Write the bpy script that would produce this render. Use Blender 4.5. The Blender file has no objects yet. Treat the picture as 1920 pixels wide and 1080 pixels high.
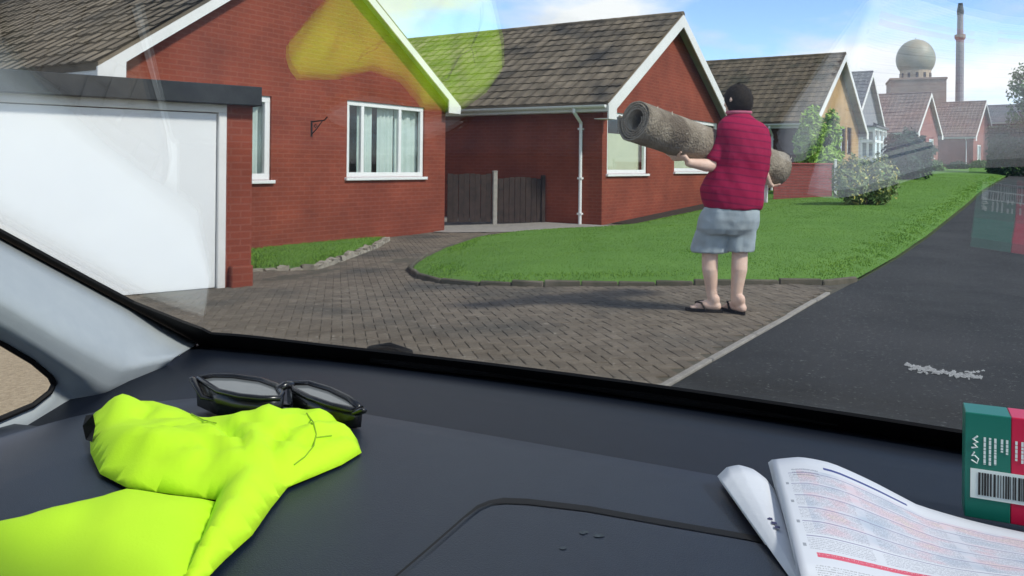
import bpy, bmesh, math, random
import numpy as np
from mathutils import Matrix, Vector, noise
random.seed(7)
R = math.radians
scene = bpy.context.scene
COL = scene.collection

# ------------------------------------------------------------------ camera, sky, sun, exposure
FPX, CX, CY, ROLL, CAMZ = 1540.0, 960.0, 310.0, R(0.6), 1.35
cd = bpy.data.cameras.new('camera'); cam = bpy.data.objects.new('camera', cd); COL.objects.link(cam)
cd.sensor_width = 36.0; cd.lens = FPX / 1920 * 36.0; cd.shift_y = -(540 - CY) / 1920.0
cd.clip_start = 0.02; cd.clip_end = 3000
cam.matrix_world = Matrix.Translation((0, 0, CAMZ)) @ Matrix.Rotation(R(90), 4, 'X') @ Matrix.Rotation(ROLL, 4, 'Z')
scene.camera = cam

SUN_AZ, SUN_EL = R(127), R(43)          # azimuth clockwise from +Y
world = bpy.data.worlds.new('World'); scene.world = world; world.use_nodes = True
def build_world():
    nt = world.node_tree; N = nt.nodes; L = nt.links; N.clear()
    out = N.new('ShaderNodeOutputWorld'); bg = N.new('ShaderNodeBackground')
    sky = N.new('ShaderNodeTexSky'); sky.sky_type = 'NISHITA'; sky.sun_disc = False
    sky.sun_elevation = SUN_EL; sky.sun_rotation = SUN_AZ; sky.air_density = 0.62; sky.dust_density = 0.05; sky.ozone_density = 2.4
    tc = N.new('ShaderNodeTexCoord'); sep = N.new('ShaderNodeSeparateXYZ'); L.new(tc.outputs['Generated'], sep.inputs[0])
    ad = N.new('ShaderNodeMath'); ad.operation = 'ADD'; ad.inputs[1].default_value = 0.22; L.new(sep.outputs[2], ad.inputs[0])
    mx = N.new('ShaderNodeMath'); mx.operation = 'MAXIMUM'; mx.inputs[1].default_value = 0.08; L.new(ad.outputs[0], mx.inputs[0])
    dv = N.new('ShaderNodeVectorMath'); dv.operation = 'DIVIDE'; L.new(tc.outputs['Generated'], dv.inputs[0])
    cb = N.new('ShaderNodeCombineXYZ')
    for i in range(3): L.new(mx.outputs[0], cb.inputs[i])
    L.new(cb.outputs[0], dv.inputs[1])
    mp = N.new('ShaderNodeMapping'); mp.inputs['Location'].default_value = CLOUD_LOC; L.new(dv.outputs[0], mp.inputs[0])
    no = N.new('ShaderNodeTexNoise'); no.inputs['Scale'].default_value = 0.95; no.inputs['Detail'].default_value = 9; no.inputs['Roughness'].default_value = 0.52
    L.new(mp.outputs[0], no.inputs['Vector'])
    rp = N.new('ShaderNodeValToRGB'); rp.color_ramp.elements[0].position = 0.435; rp.color_ramp.elements[1].position = 0.535
    L.new(no.outputs['Fac'], rp.inputs[0])
    n2 = N.new('ShaderNodeTexNoise'); n2.inputs['Scale'].default_value = 2.3; n2.inputs['Detail'].default_value = 6; L.new(mp.outputs[0], n2.inputs['Vector'])
    r2 = N.new('ShaderNodeValToRGB'); r2.color_ramp.elements[0].position = 0.35; r2.color_ramp.elements[1].position = 0.62
    r2.color_ramp.elements[0].color = (3.0, 3.15, 3.4, 1); r2.color_ramp.elements[1].color = (4.1, 4.15, 4.25, 1); L.new(n2.outputs['Fac'], r2.inputs[0])
    mi = N.new('ShaderNodeMix'); mi.data_type = 'RGBA'; L.new(rp.outputs[0], mi.inputs[0]); L.new(sky.outputs[0], mi.inputs[6]); L.new(r2.outputs[0], mi.inputs[7])
    L.new(mi.outputs[2], bg.inputs[0]); bg.inputs[1].default_value = SKY_STRENGTH
    L.new(bg.outputs[0], out.inputs[0])
SKY_STRENGTH = 0.15
CLOUD_LOC = (-3.25, 2.779, 1.055)
build_world()
sd = bpy.data.lights.new('sun', 'SUN'); sd.energy = 2.05; sd.angle = R(6.0); sd.color = (1.0, 0.95, 0.87)
sun = bpy.data.objects.new('sun', sd); COL.objects.link(sun)
sdir = Vector((math.sin(SUN_AZ) * math.cos(SUN_EL), math.cos(SUN_AZ) * math.cos(SUN_EL), math.sin(SUN_EL)))
sun.rotation_euler = sdir.to_track_quat('Z', 'Y').to_euler(); sun.location = sdir * 60
scene.view_settings.view_transform = 'Standard'; scene.view_settings.look = 'None'
scene.view_settings.exposure = 1.05; scene.view_settings.gamma = 1.0; scene.view_settings.use_curve_mapping = False
scene.render.engine = 'CYCLES'
scene.cycles.use_denoising = True
try: scene.cycles.denoiser = 'OPENIMAGEDENOISE'
except Exception: pass
scene.cycles.max_bounces = 7; scene.cycles.transparent_max_bounces = 24; scene.cycles.diffuse_bounces = 3
scene.cycles.glossy_bounces = 3; scene.cycles.caustics_reflective = False; scene.cycles.caustics_refractive = False
scene.cycles.sample_clamp_indirect = 4.0

# ------------------------------------------------------------------ geometry of the place
PHI = R(33.0)                                            # the street runs 33 degrees right of the view
D = Vector((math.sin(PHI), math.cos(PHI), 0)); NR = Vector((math.cos(PHI), -math.sin(PHI), 0))
def interp(x, xs, ys):
    if x <= xs[0]: return ys[0]
    for i in range(1, len(xs)):
        if x < xs[i]: return ys[i - 1] + (ys[i] - ys[i - 1]) * (x - xs[i - 1]) / (xs[i] - xs[i - 1])
    return ys[-1]
def g(x, y):                                             # height of the ground
    t = x * D.x + y * D.y; s = x * NR.x + y * NR.y
    return interp(s, [-9, -7.5, -2.2, -1.7, 0, 3], [0, 0.0, 0.2, 0.19, 0.15, 0.15]) * interp(t, [-50, 14, 30], [1, 1, .4]) \
        + interp(t, [12, 15, 23.5, 27, 35, 43, 55, 70], [0, .06, .40, .58, .86, 1.12, 1.32, 1.36])
def ray(u, v):
    a, b = u - CX, v - CY
    return Vector(((a * math.cos(ROLL) + b * math.sin(ROLL)) / FPX, 1.0, -(-a * math.sin(ROLL) + b * math.cos(ROLL)) / FPX))
def at(u, v, Y):                                         # point seen at (u, v) of the photograph at depth Y
    return Vector((0, 0, CAMZ)) + ray(u, v) * Y
def ground_at(u, v):
    r = ray(u, v); lo, hi = 1.0, 300.0
    Y = lo
    while Y < hi:
        p = Vector((0, 0, CAMZ)) + r * Y
        if p.z < g(p.x, p.y): break
        Y *= 1.004
    return Vector((r.x * Y, Y, g(r.x * Y, Y)))
def proj(p):
    a = FPX * p[0] / p[1]; b = -FPX * (p[2] - CAMZ) / p[1]
    return (CX + a * math.cos(ROLL) - b * math.sin(ROLL), CY + a * math.sin(ROLL) + b * math.cos(ROLL))

# ------------------------------------------------------------------ materials
MATS = {}
def new_mat(name):
    m = bpy.data.materials.new(name); m.use_nodes = True; MATS[name] = m
    nt = m.node_tree; return m, nt, nt.nodes, nt.links, nt.nodes['Principled BSDF']
def M(name, c1, c2=None, scale=6.0, rough=0.7, bump=0.0, bscale=None, spec=0.3, detail=5, coord='pos', metal=0.0, c3=None, s3=0.7, dist=0.01, speck=None):
    m, nt, N, L, P = new_mat(name)
    P.inputs['Roughness'].default_value = rough; P.inputs['Specular IOR Level'].default_value = spec; P.inputs['Metallic'].default_value = metal
    P.inputs['Base Color'].default_value = (*c1, 1)
    if coord == 'pos': src = N.new('ShaderNodeNewGeometry').outputs['Position']
    else: src = N.new('ShaderNodeTexCoord').outputs['Object']
    if c2:
        no = N.new('ShaderNodeTexNoise'); no.inputs['Scale'].default_value = scale; no.inputs['Detail'].default_value = detail; no.inputs['Roughness'].default_value = .6
        L.new(src, no.inputs['Vector'])
        rp = N.new('ShaderNodeValToRGB'); rp.color_ramp.elements[0].position = .33; rp.color_ramp.elements[1].position = .67
        rp.color_ramp.elements[0].color = (*c1, 1); rp.color_ramp.elements[1].color = (*c2, 1); L.new(no.outputs['Fac'], rp.inputs[0])
        col = rp.outputs[0]
        if c3:
            n3 = N.new('ShaderNodeTexNoise'); n3.inputs['Scale'].default_value = s3; n3.inputs['Detail'].default_value = 6; L.new(src, n3.inputs['Vector'])
            r3 = N.new('ShaderNodeValToRGB'); r3.color_ramp.elements[0].position = .5; r3.color_ramp.elements[1].position = .68; L.new(n3.outputs['Fac'], r3.inputs[0])
            mi = N.new('ShaderNodeMix'); mi.data_type = 'RGBA'; L.new(r3.outputs[0], mi.inputs[0]); L.new(col, mi.inputs[6]); mi.inputs[7].default_value = (*c3, 1); col = mi.outputs[2]
        if speck:                                        # scattered lighter chips: (colour, scale, threshold)
            n4 = N.new('ShaderNodeTexNoise'); n4.inputs['Scale'].default_value = speck[1]; n4.inputs['Detail'].default_value = 3; L.new(src, n4.inputs['Vector'])
            r4 = N.new('ShaderNodeValToRGB'); r4.color_ramp.elements[0].position = speck[2]; r4.color_ramp.elements[1].position = speck[2] + .08; L.new(n4.outputs['Fac'], r4.inputs[0])
            m4 = N.new('ShaderNodeMix'); m4.data_type = 'RGBA'; L.new(r4.outputs[0], m4.inputs[0]); L.new(col, m4.inputs[6]); m4.inputs[7].default_value = (*speck[0], 1); col = m4.outputs[2]
        L.new(col, P.inputs['Base Color'])
    if bump:
        nb = N.new('ShaderNodeTexNoise'); nb.inputs['Scale'].default_value = bscale or scale * 4; nb.inputs['Detail'].default_value = 6; L.new(src, nb.inputs['Vector'])
        bp = N.new('ShaderNodeBump'); bp.inputs['Strength'].default_value = bump; bp.inputs['Distance'].default_value = dist; L.new(nb.outputs['Fac'], bp.inputs['Height']); L.new(bp.outputs[0], P.inputs['Normal'])
    return m
def brick_mat(name, c1, c2, mortar, mix=0.35):
    m, nt, N, L, P = new_mat(name)
    tc = N.new('ShaderNodeTexCoord'); sp = N.new('ShaderNodeSeparateXYZ'); L.new(tc.outputs['Object'], sp.inputs[0])
    ad = N.new('ShaderNodeMath'); L.new(sp.outputs[0], ad.inputs[0]); L.new(sp.outputs[1], ad.inputs[1])
    cb = N.new('ShaderNodeCombineXYZ'); L.new(ad.outputs[0], cb.inputs[0]); L.new(sp.outputs[2], cb.inputs[1])
    b = N.new('ShaderNodeTexBrick'); b.inputs['Scale'].default_value = 1.0; b.inputs['Brick Width'].default_value = .225; b.inputs['Row Height'].default_value = .075
    b.inputs['Mortar Size'].default_value = .009; b.inputs['Mortar Smooth'].default_value = .2; b.inputs['Bias'].default_value = -.1
    b.inputs['Color1'].default_value = (*c1, 1); b.inputs['Color2'].default_value = (*c2, 1)
    b.inputs['Mortar'].default_value = (*[mortar[i] * mix + c1[i] * (1 - mix) for i in range(3)], 1); L.new(cb.outputs[0], b.inputs['Vector'])
    no = N.new('ShaderNodeTexNoise'); no.inputs['Scale'].default_value = 1.1; no.inputs['Detail'].default_value = 7; L.new(tc.outputs['Object'], no.inputs['Vector'])
    rp = N.new('ShaderNodeValToRGB'); rp.color_ramp.elements[0].position = .3; rp.color_ramp.elements[1].position = .7
    rp.color_ramp.elements[0].color = (.72, .72, .74, 1); rp.color_ramp.elements[1].color = (1.12, 1.1, 1.08, 1); L.new(no.outputs['Fac'], rp.inputs[0])
    mu = N.new('ShaderNodeMix'); mu.data_type = 'RGBA'; mu.blend_type = 'MULTIPLY'; mu.inputs[0].default_value = 1; L.new(b.outputs['Color'], mu.inputs[6]); L.new(rp.outputs[0], mu.inputs[7])
    L.new(mu.outputs[2], P.inputs['Base Color']); P.inputs['Roughness'].default_value = .88; P.inputs['Specular IOR Level'].default_value = .2
    bp = N.new('ShaderNodeBump'); bp.inputs['Strength'].default_value = .3; bp.inputs['Distance'].default_value = .004; bp.invert = True
    L.new(b.outputs['Fac'], bp.inputs['Height']); L.new(bp.outputs[0], P.inputs['Normal'])
    return m
def glass_mat(name, tint, ior, rough=0.0, haze=0.0):
    m = bpy.data.materials.new(name); m.use_nodes = True; MATS[name] = m
    nt = m.node_tree; N = nt.nodes; L = nt.links; N.clear()
    o = N.new('ShaderNodeOutputMaterial'); fr = N.new('ShaderNodeFresnel'); ge = N.new('ShaderNodeNewGeometry'); im = N.new('ShaderNodeMapRange'); im.inputs[3].default_value = ior; im.inputs[4].default_value = 1 / ior   # the node inverts the index on back faces; a thin pane is alike from both sides
    L.new(ge.outputs['Backfacing'], im.inputs[0]); L.new(im.outputs[0], fr.inputs[0])
    tr = N.new('ShaderNodeBsdfTransparent'); tr.inputs[0].default_value = (*tint, 1)
    gl = N.new('ShaderNodeBsdfGlossy'); gl.inputs['Roughness'].default_value = rough; gl.inputs[0].default_value = (1, 1, 1, 1)
    mx = N.new('ShaderNodeMixShader'); L.new(fr.outputs[0], mx.inputs[0]); L.new(tr.outputs[0], mx.inputs[1]); L.new(gl.outputs[0], mx.inputs[2])
    L.new(mx.outputs[0], o.inputs[0]); return m

brick_a = brick_mat('red_brick', (.26, .062, .034), (.225, .054, .030), (.30, .24, .2), .12)
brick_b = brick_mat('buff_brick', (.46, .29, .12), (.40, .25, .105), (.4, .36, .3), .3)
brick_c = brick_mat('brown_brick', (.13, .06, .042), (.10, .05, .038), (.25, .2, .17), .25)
brick_d = brick_mat('rosy_brick', (.30, .12, .10), (.25, .10, .085), (.4, .33, .3), .3)
tile_m = M('concrete_roof_tile', (.13, .104, .072), (.205, .166, .118), 3.2, .9, .5, 60, .2, c3=(.055, .05, .042), s3=.9)
def tile_random(m, lo=.8, hi=1.17):
    nt = m.node_tree; N = nt.nodes; L = nt.links; P = N['Principled BSDF']
    src = P.inputs['Base Color'].links[0].from_socket
    gi = N.new('ShaderNodeNewGeometry'); oi = N.new('ShaderNodeObjectInfo'); a = N.new('ShaderNodeMath'); L.new(gi.outputs['Random Per Island'], a.inputs[0]); L.new(oi.outputs['Random'], a.inputs[1])
    fr = N.new('ShaderNodeMath'); fr.operation = 'FRACT'; L.new(a.outputs[0], fr.inputs[0])
    rp = N.new('ShaderNodeMapRange'); rp.inputs[3].default_value = lo; rp.inputs[4].default_value = hi; L.new(fr.outputs[0], rp.inputs[0])
    h = N.new('ShaderNodeHueSaturation'); L.new(rp.outputs[0], h.inputs['Value']); L.new(src, h.inputs['Color']); L.new(h.outputs[0], P.inputs['Base Color'])
tile_random(tile_m)
tile_m2 = M('weathered_roof_tile', (.09, .072, .05), (.165, .13, .085), 2.2, .9, .5, 30, .2, c3=(.06, .055, .035), s3=1.4)
tile_grey = M('slate_grey_tile', (.10, .105, .11), (.15, .155, .16), 3, .9)
tile_brown = M('brown_roof_tile', (.15, .105, .085), (.21, .155, .125), 1.5, .9, .4, 12)
white_m = M('white_paint', (.78, .77, .74), (.70, .69, .66), 2.0, .45)
upvc_m = M('white_plastic', (.80, .80, .78), None, rough=.3, spec=.4)
door_m = M('white_door_paint', (.80, .81, .80), (.76, .77, .77), .8, .38, .02, 3, .4)
black_m = M('black_felt', (.016, .019, .022), (.03, .034, .036), 6, .6, .2, 30)
dark_m = M('dark_stain', (.018, .015, .014), (.035, .028, .025), 9, .8)
fence_m = M('dark_brown_board', (.028, .02, .017), (.055, .036, .03), 8, .85, .3, 30)
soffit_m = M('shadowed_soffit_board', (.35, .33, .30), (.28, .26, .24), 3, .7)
concrete_m = M('concrete', (.36, .33, .29), (.27, .25, .22), 9, .9, .4, 60)
stone_m = M('pale_edging_stone', (.42, .38, .30), (.28, .25, .20), 14, .9, .5, 60)
curtain_m = M('pale_curtain', (.62, .70, .66), (.52, .60, .56), 3, .8)
blind_m = M('cream_blind', (.62, .63, .45), (.56, .58, .42), 2, .7)
pane_m = glass_mat('window_glass', (.93, .96, .95), 1.5)
tarmac_m = M('asphalt', (.032, .033, .033), (.052, .053, .053), 1.4, .93, .6, 260, .25, c3=(.055, .055, .055), s3=.55, speck=((.13, .13, .125), 42, .62))
paver_m = M('grey_brown_paver', (.15, .122, .092), (.205, .17, .13), 5, .92, .5, 90, .2, speck=((.30, .27, .22), 26, .64), c3=(.085, .08, .068), s3=.8)
tile_random(paver_m, .86, 1.12)
joint_m = M('paver_joint_sand', (.12, .105, .078), (.10, .092, .066), 8, .95)
soil_m = M('soil', (.06, .045, .03), (.035, .028, .02), 12, .95, .6, 60)
grass_base_m = M('turf', (.095, .205, .03), (.13, .26, .042), 1.5, .95, .6, 80)
grass_m = M('grass_blade', (.125, .255, .028), (.18, .315, .045), .8, .75, spec=.15, c3=(.15, .27, .045), s3=1.3)
gravel_m = M('tan_gravel', (.38, .30, .19), (.24, .18, .11), 40, .95, .8, 120)
ground_m = M('rough_ground', (.07, .10, .04), (.10, .12, .06), 2, .95)
leaf = {}
for k, (a, b) in {'bright': ((.20, .36, .04), (.30, .46, .08)), 'dark': ((.022, .050, .022), (.04, .085, .035)), 'mid': ((.07, .15, .035), (.12, .21, .06)),
                  'grey': ((.14, .20, .07), (.24, .30, .12)), 'yellow': ((.40, .37, .07), (.50, .44, .14)), 'blue': ((.022, .055, .032), (.04, .09, .05))}.items():
    leaf[k] = M('leaves_' + k, a, b, 4, .7, spec=.2)
bark_m = M('bark', (.07, .05, .035), (.11, .085, .06), 12, .95, .6, 60)

# ------------------------------------------------------------------ mesh helpers
def link(o, parent=None):
    COL.objects.link(o)
    if parent is not None: o.parent = parent
    return o
def tag(o, label=None, cat=None, group=None, kind=None):
    if label: o['label'] = label
    if cat: o['category'] = cat
    if group: o['group'] = group
    if kind: o['kind'] = kind
    return o
def obj(name, bm, mat, parent=None, smooth=False, recalc=True):
    if recalc: bmesh.ops.recalc_face_normals(bm, faces=bm.faces[:])
    me = bpy.data.meshes.new(name); bm.to_mesh(me); bm.free()
    for m in (mat if isinstance(mat, (list, tuple)) else [mat]): me.materials.append(m)
    if smooth:
        for p in me.polygons: p.use_smooth = True
    return link(bpy.data.objects.new(name, me), parent)
def inst(name, me, parent, mw=None):
    o = bpy.data.objects.new(name, me); link(o, parent)
    if mw is not None: o.matrix_local = mw
    return o
def empty(name, loc, rz=0.0):
    o = bpy.data.objects.new(name, None); o.location = loc; o.rotation_euler = (0, 0, rz); o.empty_display_size = .2
    return link(o)
def BM(): return bmesh.new()
def quad(bm, a, b, c, d, mi=0):
    f = bm.faces.new([bm.verts.new(p) for p in (a, b, c, d)]); f.material_index = mi; return f
def box(bm, x0, x1, y0, y1, z0, z1, bev=0.0, mw=None, mi=0):
    vs = [bm.verts.new(Vector(p) if mw is None else mw @ Vector(p)) for p in ((x0, y0, z0), (x1, y0, z0), (x1, y1, z0), (x0, y1, z0), (x0, y0, z1), (x1, y0, z1), (x1, y1, z1), (x0, y1, z1))]
    fs = [bm.faces.new([vs[i] for i in q]) for q in ((3, 2, 1, 0), (4, 5, 6, 7), (0, 1, 5, 4), (1, 2, 6, 5), (2, 3, 7, 6), (3, 0, 4, 7))]
    for f in fs: f.material_index = mi
    if bev: bmesh.ops.bevel(bm, geom=list({e for f in fs for e in f.edges}), offset=bev, segments=1, affect='EDGES')
    return fs
def prism(bm, poly, off):                                # polygon (3D points) pushed along off
    off = Vector(off); a = [bm.verts.new(p) for p in poly]; b = [bm.verts.new(Vector(p) + off) for p in poly]; n = len(a)
    bm.faces.new(a); bm.faces.new(b[::-1])
    for i in range(n): bm.faces.new([a[i], b[i], b[(i + 1) % n], a[(i + 1) % n]])
def tube(bm, pts, rad, seg=12, flat=None, caps=True):
    pts = [Vector(p) for p in pts]; n = len(pts); rings = []
    if not isinstance(rad, (list, tuple)): rad = [rad] * n
    up = Vector((0, 0, 1)); prev = None
    def ring(c, t, r, k):
        nonlocal prev
        t = t.normalized()
        if prev is None: a = t.cross(Vector((.31, .2, .93)) if abs(t.z) < .9 else Vector((1, .1, 0))).normalized()
        else: a = (prev - t * prev.dot(t)).normalized()
        prev = a; b = t.cross(a)
        fa, fb = (1, 1) if flat is None else flat
        return [bm.verts.new(c + (a * math.cos(2 * math.pi * i / seg) * fa + b * math.sin(2 * math.pi * i / seg) * fb) * r) for i in range(seg)]
    tang = [(pts[min(i + 1, n - 1)] - pts[max(i - 1, 0)]) for i in range(n)]
    if caps:
        for q in (.92, .6): rings.append(ring(pts[0] - tang[0].normalized() * rad[0] * q * .9, tang[0], rad[0] * math.sqrt(1 - q * q), 0))
    for i in range(n): rings.append(ring(pts[i], tang[i], rad[i], i))
    if caps:
        for q in (.6, .92): rings.append(ring(pts[-1] + tang[-1].normalized() * rad[-1] * q * .9, tang[-1], rad[-1] * math.sqrt(1 - q * q), 0))
    for a, b in zip(rings, rings[1:]):
        for i in range(seg): bm.faces.new([a[i], a[(i + 1) % seg], b[(i + 1) % seg], b[i]])
    bm.faces.new(rings[0][::-1]); bm.faces.new(rings[-1])
def loft(bm, rings, close=True):
    R_ = [[bm.verts.new(p) for p in r] for r in rings]; n = len(R_[0])
    for a, b in zip(R_, R_[1:]):
        for i in range(n): bm.faces.new([a[i], a[(i + 1) % n], b[(i + 1) % n], b[i]])
    if close: bm.faces.new(R_[0][::-1]); bm.faces.new(R_[-1])
def evaluated(name, bm, mods, mat, parent=None, smooth=True):
    bmesh.ops.recalc_face_normals(bm, faces=bm.faces[:])
    me = bpy.data.meshes.new(name); bm.to_mesh(me); bm.free(); t = bpy.data.objects.new('tmp', me); COL.objects.link(t)
    for ty, kw in mods:
        md = t.modifiers.new(ty, ty)
        for k, v in kw.items(): setattr(md, k, v)
    dg = bpy.context.evaluated_depsgraph_get(); dg.update()
    m2 = bpy.data.meshes.new_from_object(t.evaluated_get(dg)); m2.name = name
    bpy.data.objects.remove(t); bpy.data.meshes.remove(me)
    m2.materials.clear()
    for m in (mat if isinstance(mat, (list, tuple)) else [mat]): m2.materials.append(m)
    for p in m2.polygons: p.use_smooth = smooth
    return link(bpy.data.objects.new(name, m2), parent)
def grid_cut(bm, step, x0, x1, y0, y1):
    x = math.ceil(x0 / step) * step
    while x < x1:
        bmesh.ops.bisect_plane(bm, geom=bm.verts[:] + bm.edges[:] + bm.faces[:], plane_co=(x, 0, 0), plane_no=(1, 0, 0)); x += step
    y = math.ceil(y0 / step) * step
    while y < y1:
        bmesh.ops.bisect_plane(bm, geom=bm.verts[:] + bm.edges[:] + bm.faces[:], plane_co=(0, y, 0), plane_no=(0, 1, 0)); y += step
def sheet(name, poly, off, mat, step=.5, hfun=None, kind='structure', smooth=True):
    bm = BM(); f = bm.faces.new([bm.verts.new((p[0], p[1], 0)) for p in poly])
    xs = [p[0] for p in poly]; ys = [p[1] for p in poly]
    grid_cut(bm, step, min(xs), max(xs), min(ys), max(ys))
    bmesh.ops.triangulate(bm, faces=bm.faces[:])
    for v in bm.verts: v.co.z = g(v.co.x, v.co.y) + off + (hfun(v.co.x, v.co.y) if hfun else 0)
    for f in bm.faces:
        f.normal_update()
        if f.normal.z < 0: f.normal_flip()
    return tag(obj(name, bm, mat, None, smooth, recalc=False), kind=kind)
def inside(p, poly):
    x, y = p[0], p[1]; c = False; n = len(poly)
    for i in range(n):
        x0, y0 = poly[i][0], poly[i][1]; x1, y1 = poly[i - 1][0], poly[i - 1][1]
        if (y0 > y) != (y1 > y) and x < (x1 - x0) * (y - y0) / (y1 - y0) + x0: c = not c
    return c
def bdist(p, poly):
    best = 1e9; P = Vector((p[0], p[1])); n = len(poly)
    for i in range(n):
        a = Vector(poly[i - 1][:2]); b = Vector(poly[i][:2]); ab = b - a
        k = max(0, min(1, (P - a).dot(ab) / max(ab.length_squared, 1e-9))); best = min(best, (P - a - ab * k).length)
    return best
def st(t, s): return D * t + NR * s                      # street coordinates: along, across

# ------------------------------------------------------------------ ground, asphalt, drive, lawns
def big_ground():
    bm = BM(); xs = [-900, -300, -120, -60, -30] + [i * 2 for i in range(-12, 21)] + [50, 70, 100, 160, 300, 900]; ys = [-900, -300, -100, -40, -20, -10] + [i * 2 for i in range(-4, 40)] + [85, 100, 130, 200, 400, 1500]
    V = [[bm.verts.new((x, y, g(x, y) - .06)) for x in xs] for y in ys]
    for j in range(len(ys) - 1):
        for i in range(len(xs) - 1): bm.faces.new([V[j][i], V[j][i + 1], V[j + 1][i + 1], V[j + 1][i]])
    return tag(obj('ground', bm, ground_m, None, True), kind='structure')
big_ground()
EDGE_S = (st(0, 0) + ground_at(1420, 632)).dot(NR)       # where the drive meets the asphalt
LAWN_S = ground_at(1660, 497).dot(NR)
road_poly = [st(-14, EDGE_S), st(ground_at(1560, 551).dot(D), EDGE_S), st(ground_at(1610, 524).dot(D), LAWN_S), st(30, LAWN_S + .1), st(48, LAWN_S + .5), st(70, LAWN_S + 3.0), st(100, LAWN_S + 9), st(104, LAWN_S + 17), st(70, 9), st(30, 7), st(-14, 7)]
road = sheet('road', road_poly, 0.0, tarmac_m, 1.0)
lawn_px = [(772, 508), (790, 521), (830, 529), (900, 534), (1020, 536), (1300, 534), (1540, 533), (1600, 527)]
lawn_pts = [ground_at(u, v) for u, v in lawn_px] + [st(30, LAWN_S), st(48, LAWN_S + .4), st(70, LAWN_S + 2.9)]
H2O = at(1130, 210, 17.5)
lawn_back = [st(70, LAWN_S - 4.5), st(38, -9.6), st(H2O.dot(D) + 8.2, H2O.dot(NR) + .75), st(H2O.dot(D) + .1, H2O.dot(NR) + .55)] + [ground_at(u, v) for u, v in ((1040, 432), (960, 437), (890, 447), (835, 466), (800, 483), (778, 497))]
lawn_poly = [Vector((p[0], p[1])) for p in lawn_pts + lawn_back]
def mound(x, y):
    d = bdist((x, y), lawn_poly); return .05 * min(1, d / .25) + .10 * min(1, d / 2.2)
lawn = sheet('lawn', lawn_poly, .004, grass_base_m, .5, mound)
small_px = [(468, 466), (560, 458), (640, 452), (722, 449), (700, 464), (640, 486), (590, 503), (470, 507)]
small_poly = [Vector(ground_at(u, v)[:2]) for u, v in small_px]
small_lawn = sheet('lawn', small_poly, .008, grass_base_m, .4, lambda x, y: .04 * min(1, bdist((x, y), small_poly) / .1))
drive_poly = [st(-14, EDGE_S), st(ground_at(1560, 551).dot(D), EDGE_S), st(ground_at(1610, 524).dot(D), LAWN_S - .02)] + [st(20, LAWN_S - 3), st(20, -10.5), st(15.4, -10.8), st(14, -12), st(-6, -12), st(-14, -10)]
drive = sheet('drive', drive_poly, -.004, joint_m, 1.0)
# gravel bed beside the car, seen through the small side window
gravel_poly = [Vector(p[:2]) for p in (ground_at(104, 640), ground_at(112, 700), ground_at(120, 800), ground_at(150, 960), (-2.2, 1.2, 0), (-4.5, .6, 0), (-7.5, 1.4, 0), (-8, 3.6, 0), (-6, 4.9, 0), (-4.6, 5.6, 0))]
gravel = sheet('gravel_bed', gravel_poly, .02, gravel_m, .6)
path_poly = [Vector(p[:2]) for p in (ground_at(836, 437), ground_at(960, 436), st(H2O.dot(D) - .02, H2O.dot(NR) + .5), st(H2O.dot(D) - .02, H2O.dot(NR) - 6), st(ground_at(836, 437).dot(D) + .05, H2O.dot(NR) - 6))]
sheet('path', path_poly, .012, concrete_m, 1.0)
soil_poly = [Vector(p[:2]) for p in (st(H2O.dot(D) + .35, H2O.dot(NR) + .06), st(H2O.dot(D) + 7.6, H2O.dot(NR) + .06), st(H2O.dot(D) + 7.6, H2O.dot(NR) + .7), st(H2O.dot(D) + .35, H2O.dot(NR) + .62))]
sheet('flower_bed', soil_poly, .02, soil_m, 1.0)

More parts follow.
